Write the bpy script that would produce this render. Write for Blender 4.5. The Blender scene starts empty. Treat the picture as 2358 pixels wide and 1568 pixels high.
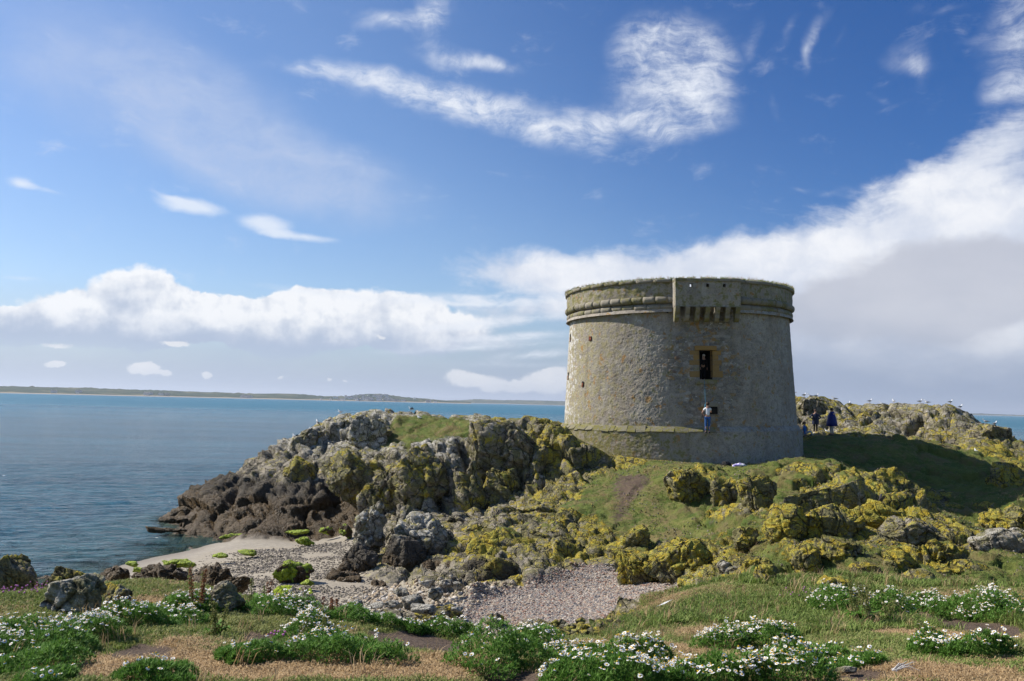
import bpy, bmesh, math, random, time
import numpy as np
from mathutils import Vector, Matrix, Euler
T0 = time.time()
PI = math.pi
S = bpy.context.scene
C = S.collection
rad = math.radians

# ---------------------------------------------------------------- camera
cam_d = bpy.data.cameras.new('camera')
cam = bpy.data.objects.new('camera', cam_d)
C.objects.link(cam)
S.camera = cam
cam_d.sensor_width = 36.0
cam_d.lens = 36.0 * 1963.0 / 2358.0
cam_d.clip_start = 0.1
cam_d.clip_end = 80000
cam.matrix_world = Matrix.Translation((0, 0, 8)) @ Matrix.Rotation(rad(94.22), 4, 'X') @ Matrix.Rotation(rad(1.36), 4, 'Z')
S.view_settings.view_transform = 'Standard'
S.view_settings.look = 'None'
S.view_settings.exposure = 0.55
S.view_settings.gamma = 1
S.view_settings.use_curve_mapping = False
S.cycles.use_denoising = True
S.cycles.max_bounces = 6
S.cycles.diffuse_bounces = 3
S.cycles.glossy_bounces = 3
S.cycles.transparent_max_bounces = 8
S.cycles.use_adaptive_sampling = True
S.cycles.adaptive_threshold = 0.015

SUN_DIR = Vector((-0.95, 0.31, 0)).normalized() * math.cos(rad(40)) + Vector((0, 0, math.sin(rad(40))))

# ---------------------------------------------------------------- node helper
class NT:
    def __init__(s, tree):
        s.t = tree; tree.nodes.clear()
    def n(s, typ, ins=(), **kw):
        nd = s.t.nodes.new(typ)
        for k, v in kw.items(): setattr(nd, k, v)
        items = ins.items() if isinstance(ins, dict) else enumerate(ins)
        for k, v in items:
            if v is None: continue
            if isinstance(v, bpy.types.NodeSocket): s.t.links.new(v, nd.inputs[k])
            else: nd.inputs[k].default_value = v
        return nd
    def m(s, op, a, b=None, c=None, clamp=False):
        nd = s.n('ShaderNodeMath', [a, b, c], operation=op); nd.use_clamp = clamp
        return nd.outputs[0]
    def vm(s, op, a, b=None):
        nd = s.n('ShaderNodeVectorMath', [a, b], operation=op)
        return nd.outputs[1] if op in ('LENGTH', 'DOT_PRODUCT', 'DISTANCE') else nd.outputs[0]
    def mix(s, f, a, b, bt='MIX'):
        nd = s.t.nodes.new('ShaderNodeMix'); nd.data_type = 'RGBA'; nd.blend_type = bt
        for i, v in ((0, f), (6, a), (7, b)):
            if isinstance(v, bpy.types.NodeSocket): s.t.links.new(v, nd.inputs[i])
            elif i == 0: nd.inputs[0].default_value = v
            else: nd.inputs[i].default_value = (v[0], v[1], v[2], 1)
        return nd.outputs[2]
    def noise(s, vec, scale, detail=4, rough=0.55, dist=0.0, col=False):
        nd = s.n('ShaderNodeTexNoise', {'Vector': vec, 'Scale': scale, 'Detail': detail, 'Roughness': rough, 'Distortion': dist})
        return nd.outputs['Color' if col else 'Fac']
    def step(s, v, a, b, lo=0.0, hi=1.0):
        nd = s.n('ShaderNodeMapRange', {'Value': v, 'From Min': a, 'From Max': b, 'To Min': lo, 'To Max': hi})
        nd.interpolation_type = 'SMOOTHSTEP'
        return nd.outputs[0]
    def scalev(s, vec, sx, sy, sz, rot=(0, 0, 0)):
        return s.n('ShaderNodeMapping', {'Vector': vec, 'Scale': (sx, sy, sz), 'Rotation': rot}).outputs[0]

# ---------------------------------------------------------------- world: sky and clouds
world = bpy.data.worlds.new('World')
S.world = world
world.use_nodes = True
w = NT(world.node_tree)
sky = w.n('ShaderNodeTexSky', sky_type='NISHITA')
sky.sun_disc = False
sky.sun_elevation = rad(40)
sky.sun_rotation = math.atan2(SUN_DIR.x, SUN_DIR.y)
sky.air_density = 1.0; sky.dust_density = 0.6; sky.ozone_density = 3.0
dirv = w.n('ShaderNodeTexCoord').outputs['Generated']
sx = w.n('ShaderNodeSeparateXYZ', [dirv])
az = w.m('ARCTAN2', sx.outputs[0], sx.outputs[1])
el = w.m('ARCSINE', sx.outputs[2])
pos = w.n('ShaderNodeCombineXYZ', [az, el, 0.0]).outputs[0]
def warped(p, scale, amt, detail=3):
    nz = w.noise(p, scale, detail, 0.6, col=True)
    off = w.vm('SUBTRACT', nz, (0.5, 0.5, 0.5))
    sc = w.n('ShaderNodeVectorMath', {0: off, 3: amt}, operation='SCALE').outputs[0]
    return w.vm('ADD', p, sc)
def blobs(p, lst, gain=1.0):
    """sum of soft ellipses (az, el, half width, half height, angle, weight) on the sky"""
    tot = None
    for az0, el0, rx, ry, rot, wt in lst:
        mp = w.n('ShaderNodeMapping', {'Vector': p, 'Location': (az0, el0, 0), 'Rotation': (0, 0, rot), 'Scale': (rx * 1.25, ry * 1.25, 1)}, vector_type='TEXTURE').outputs[0]
        g = w.n('ShaderNodeTexGradient', [mp], gradient_type='SPHERICAL').outputs['Fac']
        tot = w.m('MULTIPLY_ADD', g, wt * gain, tot if tot is not None else 0.0)
    return tot
CIR = [(-0.257,0.362,0.0542,0.0119,-0.03,0.8),(-0.177,0.359,0.0866,0.0197,-0.09,1.1),(-0.100,0.347,0.0876,0.0215,-0.20,1.1),(-0.037,0.335,0.0773,0.0242,-0.33,1.1),(0.036,0.320,0.0775,0.0290,-0.24,1.2),(0.108,0.321,0.0764,0.0240,-0.02,1.1),(0.180,0.322,0.0551,0.0213,-0.12,1),
(0.169,0.403,0.0605,0.0457,-0.05,1),(0.194,0.370,0.0694,0.0565,-0.69,1.2),(0.215,0.348,0.0597,0.0278,-0.54,0.9),(0.158,0.426,0.0552,0.0163,0.10,0.5),(0.239,0.395,0.0348,0.0403,-0.38,0.6),(0.134,0.346,0.0458,0.0283,-0.03,0.6),(0.123,0.386,0.0308,0.0371,-0.03,0.5),
(-0.154,0.425,0.0518,0.0115,0.19,1),(-0.110,0.425,0.0285,0.0248,-0.75,0.9),(-0.098,0.443,0.0300,0.0211,-0.41,0.7),(-0.075,0.390,0.0600,0.0139,-0.06,1.1),(-0.028,0.385,0.0365,0.0093,-0.13,0.8),(-0.280,0.431,0.0285,0.0072,-0.19,0.7),
(0.339,0.391,0.0086,0.0302,-0.29,0.75),(0.352,0.411,0.0076,0.0252,-0.42,0.5),(0.279,0.407,0.0098,0.0262,-0.24,0.6),(0.317,0.408,0.0077,0.0214,-0.48,0.4),(0.441,0.368,0.0266,0.0185,-0.47,0.8),(0.451,0.354,0.0125,0.0218,0.04,0.5),(0.412,0.334,0.0145,0.0051,-0.45,0.6),(0.475,0.407,0.0247,0.0058,-0.08,0.5),(0.448,0.415,0.0156,0.0089,0.57,0.4),
(0.543,0.378,0.0356,0.0514,-0.36,1.3),(0.536,0.325,0.0307,0.0207,-0.16,1.2),(0.298,0.334,0.0065,0.0160,0.27,0.5),(0.372,0.396,0.0066,0.0209,-0.51,0.35),(0.501,0.377,0.0160,0.0050,-0.08,0.4),
(0.331,0.243,0.0186,0.0046,-0.23,0.6),(0.354,0.234,0.0100,0.0042,-0.06,0.6),(0.378,0.236,0.0178,0.0074,-0.07,0.8)]
VEIL = [(-0.436,0.327,0.1602,0.0765,-0.26,0.8),(-0.316,0.285,0.1576,0.0620,-0.40,0.75),(-0.238,0.250,0.1503,0.0486,-0.11,0.9),(-0.199,0.262,0.0602,0.0068,-0.07,0.45),(-0.535,0.325,0.0653,0.0373,0.19,0.3),(-0.375,0.268,0.0723,0.0122,-0.34,0.3)]
LENT = [(-0.366,0.207,0.0387,0.0103,-0.05,1.2),(-0.287,0.194,0.0334,0.0126,-0.10,1.3),(-0.245,0.183,0.0440,0.0059,-0.04,0.9),(-0.533,0.211,0.0162,0.0078,-0.09,0.9),(-0.508,0.206,0.0279,0.0040,-0.10,0.5),(-0.526,0.115,0.0233,0.0035,-0.01,0.6),(-0.386,0.213,0.0356,0.0037,-0.23,0.4)]
BANK = [(0.530,0.174,0.1475,0.1076,0.35,1.7),(0.461,0.106,0.2485,0.0903,0.19,1.9),(0.330,0.156,0.2101,0.0528,0.21,1.5),(0.162,0.149,0.2004,0.0401,0.11,1.3),(0.024,0.158,0.1122,0.0279,-0.04,1.1),(0.483,0.257,0.0985,0.0267,0.34,0.75),(0.397,0.046,0.2306,0.0655,0.00,1.8),(0.010,0.101,0.1671,0.0183,0.12,0.62),(-0.015,0.065,0.1674,0.0132,0.11,0.55)]
CUM = [(-0.428,0.096,0.0521,0.0394,0.07,1.5),(-0.497,0.084,0.0343,0.0269,0.07,1.3),(-0.393,0.096,0.0492,0.0280,-0.31,1.4),(-0.527,0.069,0.0430,0.0176,0.07,1.4),(-0.288,0.090,0.1014,0.0303,0.05,1.5),(-0.192,0.095,0.1154,0.0300,-0.03,1.4),(-0.348,0.085,0.0742,0.0263,0.05,1.3),(-0.102,0.083,0.1070,0.0304,-0.08,1),(-0.464,0.071,0.1118,0.0228,0.06,1.4),(-0.264,0.074,0.1375,0.0221,0.04,1.3)]
PUFF = [(-0.407,0.028,0.0156,0.0079,0.04,1.6),(-0.385,0.024,0.0097,0.0042,0.04,1.4),(-0.490,0.030,0.0104,0.0036,0.04,1.4),(-0.342,0.024,0.0063,0.0043,0.03,1.4),(-0.264,0.021,0.0057,0.0020,0.03,1),(-0.209,0.022,0.0049,0.0025,0.03,1),(-0.192,0.022,0.0049,0.0020,0.03,0.8),(-0.059,0.029,0.0244,0.0112,-0.08,1.2),(-0.024,0.024,0.0305,0.0112,0.02,0.9),(0.007,0.017,0.0356,0.0091,0.02,0.8),(0.030,0.030,0.0305,0.0112,0.37,1.1),(0.053,0.026,0.0254,0.0172,0.37,1.2),(-0.374,0.056,0.0160,0.0043,0.05,1.3),(-0.495,0.049,0.0200,0.0040,0.05,0.8),(-0.152,0.072,0.0110,0.0025,-0.11,0.9)]
WISP = [(-0.031,0.093,0.1226,0.0071,0.12,1),(0.000,0.078,0.1019,0.0061,0.09,0.9),(-0.050,0.064,0.1122,0.0051,0.08,0.8),(0.026,0.058,0.0610,0.0061,0.11,0.8),(-0.062,0.120,0.0768,0.0071,-0.04,0.8),(-0.001,0.122,0.0818,0.0081,0.05,1),(-0.153,0.117,0.1013,0.0070,-0.03,0.7),(-0.014,0.045,0.0916,0.0046,0.02,0.5),(-0.242,0.123,0.0637,0.0049,-0.06,0.6)]
GREYB = [(0.453,0.120,0.1595,0.0595,0.07,1.2),(0.521,0.139,0.1084,0.0485,0.14,0.9),(0.353,0.108,0.0872,0.0287,-0.02,0.6)]
GREYC = [(-0.428,0.101,0.0390,0.0276,-0.31,0.55),(-0.240,0.063,0.1487,0.0198,0.03,0.6),(-0.142,0.089,0.0758,0.0151,-0.11,0.35),(-0.442,0.054,0.1555,0.0161,0.05,0.7)]
# fibrous noise, combed in two directions
p1 = warped(warped(pos, 5.0, 0.10, 4), 30, 0.006, 3)
fib = w.noise(w.scalev(p1, 9, 34, 1, (0, 0, rad(16))), 1.0, 9, 0.68)
fib2 = w.noise(p1, 17, 9, 0.70)
puffn = w.noise(pos, 26, 8, 0.6)
light_off = w.vm('ADD', pos, (-0.012, 0.016, 0))
relief = w.m('MULTIPLY', w.m('SUBTRACT', puffn, w.noise(light_off, 26, 8, 0.6)), 3.0)
bign = w.noise(w.scalev(pos, 5, 11, 1, (0, 0, rad(12))), 1.0, 5, 0.55)
pw = warped(pos, 14, 0.035)
cir = blobs(pw, CIR)
cirn = w.m('ADD', w.m('MULTIPLY', fib, 0.60), w.m('MULTIPLY', fib2, 0.50))
cir_a = w.m('MULTIPLY', w.step(cir, 0.05, 1.5), w.step(cirn, .43, .68, .08, 1.0))
cir_a = w.m('MULTIPLY', w.m('ADD', cir_a, w.m('MULTIPLY', w.step(cir, .8, 2.4), .18)), .92, clamp=True)
veil = blobs(pw, VEIL)
veil_a = w.m('MULTIPLY', w.m('MULTIPLY', w.step(veil, 0.0, 1.1), w.step(w.m('ADD', w.m('MULTIPLY', fib, .45), w.m('MULTIPLY', fib2, .55)), 0.30, 0.68, 0.40, 1.0)), 0.66)
pl = warped(pos, 40, 0.006)
lent = blobs(pl, LENT)
lent_a = w.step(w.m('ADD', lent, w.m('MULTIPLY', w.m('SUBTRACT', fib, 0.5), 1.0)), 0.1, 1.0, 0, 0.85)
lent_a = w.m('MULTIPLY', lent_a, w.step(lent, 0.0, 0.25))
bank = blobs(warped(pos, 9, 0.05, 5), BANK)
bank_a = w.step(w.m('ADD', bank, w.m('MULTIPLY', w.m('SUBTRACT', w.m('ADD', w.m('MULTIPLY', fib, .6), w.m('MULTIPLY', puffn, .4)), 0.5), 2.6)), 0.10, 1.15, 0, 0.97)
pc = warped(warped(pos, 11, 0.05, 2), 40, 0.022, 6)
cum = blobs(pc, CUM)
cum_a = w.step(w.m('ADD', cum, w.m('MULTIPLY', w.m('SUBTRACT', puffn, 0.5), 0.9)), 0.25, 0.55, 0, 0.98)
pp = warped(pos, 60, 0.012, 5)
puf = blobs(pp, PUFF)
wsp = blobs(pl, WISP)
wsp_a = w.m('MULTIPLY', w.step(wsp, 0.0, 0.9), w.step(fib, .36, .62, .1, .85))
puf_a = w.step(w.m('ADD', puf, w.m('MULTIPLY', w.m('SUBTRACT', puffn, 0.5), 1.2)), 0.25, 0.65, 0, 0.95)
gb = blobs(warped(pos, 8, 0.06, 5), GREYB)
gb = w.m('MULTIPLY', w.step(w.m('ADD', gb, w.m('MULTIPLY', w.m('SUBTRACT', w.m('ADD', w.m('MULTIPLY', bign, .6), w.m('MULTIPLY', fib, .4)), 0.5), 1.3)), 0.22, 0.72), .9)
gc = w.step(w.m('ADD', blobs(pc, GREYC), w.m('MULTIPLY', w.m('SUBTRACT', puffn, 0.5), 0.9)), 0.0, 0.6)
gc = w.m('SUBTRACT', gc, relief, clamp=True)
# clear sky: the Nishita sky, cooled and deepened as by the polarising filter of the photograph
STR = 0.117
nis = w.n('ShaderNodeVectorMath', {0: sky.outputs[0], 3: STR}, operation='SCALE').outputs[0]
hs = w.n('ShaderNodeHueSaturation', {'Hue': 0.5, 'Saturation': 1.13, 'Value': 1.0, 'Fac': 1.0, 'Color': nis}).outputs[0]
deep = w.step(w.vm('DOT_PRODUCT', dirv, (0.62, 0.55, 0.56)), 0.55, 1.0, 0.0, 1.0)
tint = w.mix(deep, (0.90, 0.93, 1.04), (0.19, 0.48, 0.84))
clear = w.mix(1.0, hs, tint, 'MULTIPLY')
# pale grey-blue air towards the horizon
low = w.step(w.m('ADD', el, w.m('MULTIPLY', w.m('SUBTRACT', bign, .5), .06)), 0.0, 0.13, 1.0, 0.0)
lowband = w.m('MULTIPLY', low, 0.85)
greyair = w.mix(w.step(az, -0.5, 0.6), (0.33, 0.42, 0.60), (0.25, 0.33, 0.49))
col = w.mix(lowband, clear, greyair)
col = w.mix(veil_a, col, (0.56, 0.63, 0.80))
col = w.mix(cir_a, col, (0.80, 0.84, 0.92))
col = w.mix(lent_a, col, (0.78, 0.84, 0.94))
bank_c = w.mix(gb, w.mix(w.step(w.m('ADD', w.m('MULTIPLY', bign, .6), w.m('MULTIPLY', fib2, .4)), .40, .62), (0.66, 0.71, 0.82), (0.92, 0.93, 0.96)), w.mix(bign, (0.46, 0.48, 0.56), (0.62, 0.64, 0.71)))
bank_c = w.mix(w.step(w.m('ADD', el, w.m('MULTIPLY', w.m('SUBTRACT', bign, .5), .10)), 0.01, 0.13, 1.0, 0.0), bank_c, (0.29, 0.36, 0.50))
col = w.mix(bank_a, col, bank_c)
cum_c = w.mix(gc, (0.93, 0.94, 0.96), (0.50, 0.57, 0.70))
cum_c = w.mix(w.step(w.m('ADD', el, w.m('MULTIPLY', w.m('SUBTRACT', puffn, .5), .06)), 0.055, 0.095, 1.0, 0.0), cum_c, w.mix(bign, (0.34, 0.43, 0.60), (.46, .54, .68)))
cum_a = w.m('MULTIPLY', cum_a, w.step(el, .03, .062))
col = w.mix(cum_a, col, cum_c)
col = w.mix(wsp_a, col, (0.82, 0.86, 0.93))
col = w.mix(puf_a, col, w.mix(puffn, (0.62, 0.66, 0.74), (0.95, 0.94, 0.92)))
# below the horizon the dome stays the colour of the far sea
col = w.mix(w.step(el, -0.02, 0.0, 1.0, 0.0), col, (0.10, 0.17, 0.26))
bg = w.n('ShaderNodeBackground', {'Color': col, 'Strength': 0.72})
w.n('ShaderNodeOutputWorld', [bg.outputs[0]])
world.cycles.sampling_method = 'MANUAL'
world.cycles.sample_map_resolution = 512

# ---------------------------------------------------------------- sun
sun_d = bpy.data.lights.new('sun', 'SUN')
sun_d.energy = 4.6
sun_d.angle = rad(0.53)
sun_d.color = (1.0, 0.95, 0.87)
sun = bpy.data.objects.new('sun', sun_d)
C.objects.link(sun)
sun.rotation_euler = (-SUN_DIR).to_track_quat('-Z', 'Y').to_euler()

#<TERRAIN>
# ---------------------------------------------------------------- numpy noise
def _hash(ix, iy, iz, seed):
    h = (ix.astype(np.int64) * 374761393 + iy.astype(np.int64) * 668265263 + iz.astype(np.int64) * 2147483647 + seed * 974634777) & 0xffffffff
    h = ((h ^ (h >> 13)) * 1274126177) & 0xffffffff
    h = ((h ^ (h >> 16)) * 2246822519) & 0xffffffff
    return h ^ (h >> 15)
def _r(ix, iy, iz, seed):
    return (_hash(ix, iy, iz, seed) & 0xffffff).astype(np.float32) / 16777216.0
def vnoise(x, y, z, seed=0):
    x = np.asarray(x, np.float32); y = np.asarray(y, np.float32) + 0 * x; z = np.asarray(z, np.float32) + 0 * x
    ix, iy, iz = np.floor(x).astype(np.int64), np.floor(y).astype(np.int64), np.floor(z).astype(np.int64)
    fx, fy, fz = x - ix, y - iy, z - iz
    fx, fy, fz = [f * f * (3 - 2 * f) for f in (fx, fy, fz)]
    def L(a, b, t): return a + (b - a) * t
    r = lambda a, b, c: _r(ix + a, iy + b, iz + c, seed)
    v = L(L(L(r(0,0,0), r(1,0,0), fx), L(r(0,1,0), r(1,1,0), fx), fy), L(L(r(0,0,1), r(1,0,1), fx), L(r(0,1,1), r(1,1,1), fx), fy), fz)
    return v * 2 - 1
def fbm(x, y, z, octv=4, seed=0, gain=0.5, lac=2.03):
    s = 0; a = 1; t = 0
    for o in range(octv):
        s = s + a * vnoise(x, y, z, seed + o * 7); t += a
        a *= gain; x = x * lac + 3.1; y = y * lac + 1.7; z = z * lac + 9.2
    return s / t
def voro(x, y, z, seed=0, flat=False, tilt=False):
    x = np.asarray(x, np.float32); y = np.asarray(y, np.float32) + 0 * x; z = np.asarray(z, np.float32) + 0 * x
    ix, iy, iz = np.floor(x).astype(np.int64), np.floor(y).astype(np.int64), np.floor(z).astype(np.int64)
    f1 = np.full(x.shape, 9.0, np.float32); f2 = f1.copy(); cid = np.zeros(x.shape, np.float32); tl = np.zeros(x.shape, np.float32)
    for a in (-1, 0, 1):
        for b in (-1, 0, 1):
            for c in ((0,) if flat else (-1, 0, 1)):
                h = _hash(ix + a, iy + b, iz + c, seed)
                px = ix + a + (h & 1023) / 1024.0 - x
                py = iy + b + ((h >> 10) & 1023) / 1024.0 - y
                pz = 0 if flat else iz + c + ((h >> 20) & 1023) / 1024.0 - z
                d = px * px + py * py + pz * pz
                n = d < f1
                f2 = np.where(n, f1, np.minimum(f2, d)); cid = np.where(n, (h & 4095) / 4096.0, cid); f1 = np.where(n, d, f1)
                if tilt: tl = np.where(n, px * ((h >> 4) & 255) / 127.5 - px + py * ((h >> 12) & 255) / 127.5 - py + pz * ((h >> 18) & 255) / 127.5 - pz, tl)
    if tilt: return np.sqrt(f1), np.sqrt(f2), cid, tl
    return np.sqrt(f1), np.sqrt(f2), cid
def sstep(v, a, b):
    t = np.clip((v - a) / (b - a), 0, 1); return t * t * (3 - 2 * t)
# ---------------------------------------------------------------- the lie of the land (x, y, z surveyed points)
CP = [(0.0,0.0,6.35),(-6.0,0.0,6.30),(6.0,0.0,6.40),(-12.0,2.0,6.00),(12.0,2.0,6.40),(-25.0,0.0,5.60),(25.0,0.0,6.20),(0.0,-15.0,6.60),(-20.0,-15.0,6.60),(20.0,-15.0,6.80),(0.0,-60.0,8.00),(-60.0,-60.0,7.00),(60.0,-60.0,8.00),(-9.0,14.5,2.80),(-5.0,15.0,2.80),(-2.0,15.0,2.40),(0.5,16.8,2.20),(4.0,19.5,2.80),(-9.0,20.0,0.80),(-4.0,20.0,1.00),(0.0,19.0,1.40),(3.0,20.0,1.80),(7.0,20.0,3.10),(10.0,21.0,3.20),(14.0,21.0,3.40),(18.0,20.0,3.60),(-14.0,20.0,0.20),(-18.0,12.0,3.00),(-24.0,14.0,0.00),(-22.0,24.0,-0.80),(-30.0,30.0,-1.60),(-40.0,40.0,-3.00),(-40.0,60.0,-4.00),(-30.0,70.0,-4.00),(-26.0,56.0,-1.50),(-24.0,62.0,-2.00),(-18.0,67.0,-1.00),(-12.0,71.0,0.50),(-5.0,74.0,1.00),(-12.0,82.0,-4.00),(0.0,80.0,-1.00),(3.0,72.0,4.00),(0.0,92.0,-5.00),(10.0,66.0,6.50),(10.0,76.0,4.00),(10.0,86.0,-2.00),(22.0,74.0,5.00),(30.0,72.0,4.00),(24.0,84.0,-2.00),(38.0,66.0,2.00),(36.0,80.0,-3.00),(-60.0,0.0,-3.00),(-60.0,-20.0,2.00),(-60.0,60.0,-5.00),(0.0,120.0,-7.00),(60.0,60.0,-2.00),(60.0,30.0,3.00),(60.0,0.0,6.00),(50.0,90.0,-6.00),(44.0,50.0,1.50),(36.0,40.0,4.00),(34.0,26.0,4.50),(30.0,10.0,5.80),(10.0,54.0,5.50),(6.0,56.0,5.60),(15.0,57.0,5.80),(8.0,60.0,6.20),(5.4,47.6,5.20),(7.5,46.6,5.10),(10.6,46.0,5.00),(14.0,46.6,5.05),(17.6,49.0,5.30),(18.8,53.0,5.55),(3.4,51.5,5.70),(-16.2,46.2,0.15),(-15.2,45.2,0.20),(-14.2,46.9,0.40),(80.0,120.0,-8.00),(-80.0,120.0,-8.00),(45.0,60.0,0.20),(-3.1,5.3,6.25),(0.0,5.4,6.30),(3.2,5.5,6.35),(-4.0,7.0,6.10),(-4.9,8.5,5.90),(-3.9,9.0,5.80),(-2.5,9.0,5.75),(-1.4,8.7,5.70),(-0.7,8.5,5.65),(0.5,9.0,5.50),(1.5,8.7,5.60),(1.9,11.2,5.20),(3.2,9.9,5.50),(5.4,11.6,5.30),(5.6,9.4,5.70),(-5.8,9.9,5.75),(-5.2,10.8,5.60),(-4.2,11.8,5.50),(-3.2,10.7,5.50),(-2.4,10.7,5.40),(-1.6,10.2,5.40),(-0.4,10.5,5.20),(0.7,10.8,5.10),(1.7,12.8,4.90),(3.3,15.2,4.90),(4.7,16.1,4.80),(6.0,16.2,4.75),(7.6,16.3,4.70),(9.6,16.1,4.70),(1.5,25.0,1.40),(-0.8,26.3,1.30),(-3.0,27.8,1.40),(-4.6,29.3,1.30),(-7.0,30.2,1.20),(-9.2,32.6,1.10),(4.6,32.1,2.00),(3.4,28.8,1.60),(5.7,28.9,2.20),(2.2,32.2,1.60),(-0.2,30.0,1.40),(6.2,28.3,2.40),(7.7,26.2,3.00),(9.2,25.0,3.20),(11.3,24.2,3.30),(14.0,23.4,3.40),(5.0,35.5,2.40),(5.3,37.7,3.00),(5.6,39.9,3.70),(6.6,43.5,4.40),(7.5,45.2,5.05),(4.2,46.6,5.20),(2.9,44.9,4.20),(1.8,44.9,3.50),(0.6,38.3,2.80),(-1.4,40.9,2.40),(2.5,37.9,2.90),(2.8,33.8,2.30),(0.5,32.9,1.90),(-1.7,32.0,1.40),(9.1,41.9,4.60),(12.9,48.5,5.05),(7.9,36.6,3.20),(10.2,38.1,4.00),(6.6,30.5,2.50),(8.3,31.0,3.20),(10.6,33.4,3.70),(12.9,40.6,4.60),(15.7,49.4,5.10),(13.3,36.1,4.30),(9.7,28.3,3.40),(12.2,29.1,3.60),(-18.7,48.5,0.00),(-16.6,48.1,0.20),(-14.8,48.4,0.40),(-11.6,49.2,0.50),(-9.1,48.9,0.60),(-20.7,52.4,0.00),(-21.8,59.4,0.00),(-18.7,40.8,0.00),(-18.9,37.3,0.00),(-18.1,43.2,-0.02),(-16.7,48.4,0.02),(-15.7,40.9,0.25),(-16.0,38.2,0.25),(-13.8,45.3,0.50),(-11.5,40.3,0.65),(-8.9,43.5,0.80),(-4.3,32.4,1.10),(-4.6,41.6,1.20),(18.2,54.0,5.73),(22.1,62.0,6.35),(20.9,55.6,6.27),(16.2,44.0,5.38),(17.7,41.0,5.00),(16.0,36.0,4.14),(16.9,34.0,4.13),(15.6,29.0,3.50),(21.6,46.0,3.39),(24.3,54.0,6.36),(28.1,54.0,5.50),(31.8,53.0,5.08),(23.4,50.0,4.24),(20.2,41.0,2.90),(19.6,36.0,3.02),(20.5,36.0,2.69),(19.7,33.0,2.83),(25.2,42.0,3.92),(27.8,48.0,4.52),(14.0,27.0,3.32),(15.5,26.0,3.41),(22.1,66.0,8.89),(24.3,66.0,8.67),(25.6,66.0,8.23),(27.7,66.0,8.51),(30.5,65.0,8.09),(32.0,64.0,8.04),(33.2,62.0,7.81),(33.7,60.0,7.03),(32.8,56.0,5.86),(32.4,54.0,5.19),(22.5,61.0,6.64),(24.7,59.0,6.46),(28.7,58.0,6.01),(-19.0,54.0,1.55),(-19.0,57.0,2.58),(-17.1,59.0,3.63),(-16.2,60.0,4.31),(-14.6,61.0,5.37),(-13.5,61.5,6.09),(-11.8,62.0,6.68),(-10.4,63.0,6.86),(-7.3,64.0,6.91),(-5.0,64.0,6.77),(-2.3,62.0,6.53),(-0.7,58.0,6.48),(-8.1,50.5,2.19),(-12.3,52.0,2.45),(-15.2,53.0,2.28),(-12.2,57.0,4.23),(-9.1,56.0,4.36),(-8.2,59.0,5.68),(-4.7,54.0,4.59),(-5.1,58.0,6.08),(-3.5,56.0,5.62),(-5.0,45.0,1.98),(-3.8,45.0,2.23),(-2.6,44.0,2.06),(-6.1,50.0,5.17),(-2.3,49.5,5.91),(-0.6,49.5,6.58),(1.2,50.0,6.73),(3.0,51.0,6.75),(-0.4,44.5,2.16),(1.8,45.0,3.49)]
_cp = np.array(CP)
def _fit():
    n = len(_cp)
    A = np.zeros((n + 3, n + 3)); b = np.zeros(n + 3)
    d = np.sqrt(((_cp[:, None, :2] - _cp[None, :, :2]) ** 2).sum(-1) + 5.0)
    A[:n, :n] = -d + np.eye(n) * 0.10
    A[:n, n] = A[n, :n] = 1; A[:n, n+1:] = _cp[:, :2]; A[n+1:, :n] = _cp[:, :2].T
    b[:n] = _cp[:, 2]
    return np.linalg.solve(A, b)
_w = _fit()
def ground_z(x, y):
    x = np.asarray(x, float); y = np.asarray(y, float)
    xf, yf = x.ravel(), y.ravel(); out = np.zeros(len(xf))
    n = len(_cp)
    for i in range(0, len(xf), 20000):
        X, Y = xf[i:i+20000, None], yf[i:i+20000, None]
        d = np.sqrt((X - _cp[None, :, 0]) ** 2 + (Y - _cp[None, :, 1]) ** 2 + 5.0)
        out[i:i+20000] = -(d @ _w[:n]) + _w[n] + _w[n+1] * X[:, 0] + _w[n+2] * Y[:, 0]
    return out.reshape(x.shape)
#</TERRAIN>

# ---------------------------------------------------------------- object helpers
ARR = np.array
def link(o, parent=None):
    C.objects.link(o)
    if parent is not None: o.parent = parent
    return o
def setp(o, label=None, cat=None, group=None, kind=None):
    for k, v in (('label', label), ('category', cat), ('group', group), ('kind', kind)):
        if v: o[k] = v
    return o
def mesh_np(name, V, F, mat=None, smooth=True, attrs=None, mids=None):
    """mesh from numpy arrays: V (n,3), F (m,3|4)"""
    V = np.asarray(V, np.float32); F = np.asarray(F, np.int32)
    me = bpy.data.meshes.new(name)
    k = F.shape[1]
    me.vertices.add(len(V)); me.vertices.foreach_set('co', V.ravel())
    me.loops.add(F.size); me.loops.foreach_set('vertex_index', F.ravel())
    me.polygons.add(len(F)); me.polygons.foreach_set('loop_start', np.arange(0, F.size, k, dtype=np.int32))
    me.polygons.foreach_set('loop_total', np.full(len(F), k, np.int32))
    if smooth: me.polygons.foreach_set('use_smooth', np.ones(len(F), bool))
    if mids is not None: me.polygons.foreach_set('material_index', np.asarray(mids, np.int32))
    if attrs:
        for an, av in attrs.items():
            a = me.attributes.new(an, 'FLOAT_COLOR', 'POINT')
            c = np.ones((len(V), 4), np.float32); c[:, :av.shape[1]] = av
            a.data.foreach_set('color', c.ravel())
    for m_ in (mat if isinstance(mat, (list, tuple)) else [mat]):
        if m_: me.materials.append(m_)
    me.update(calc_edges=True); me.validate()
    return me
def obj(name, me, parent=None, **kw):
    o = bpy.data.objects.new(name, me)
    link(o, parent)
    return setp(o, **kw)
def empty(name, loc=(0, 0, 0), rot=(0, 0, 0), **kw):
    o = bpy.data.objects.new(name, None)
    o.location = loc; o.rotation_euler = rot; o.empty_display_size = 0.2
    link(o)
    return setp(o, **kw)
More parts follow.
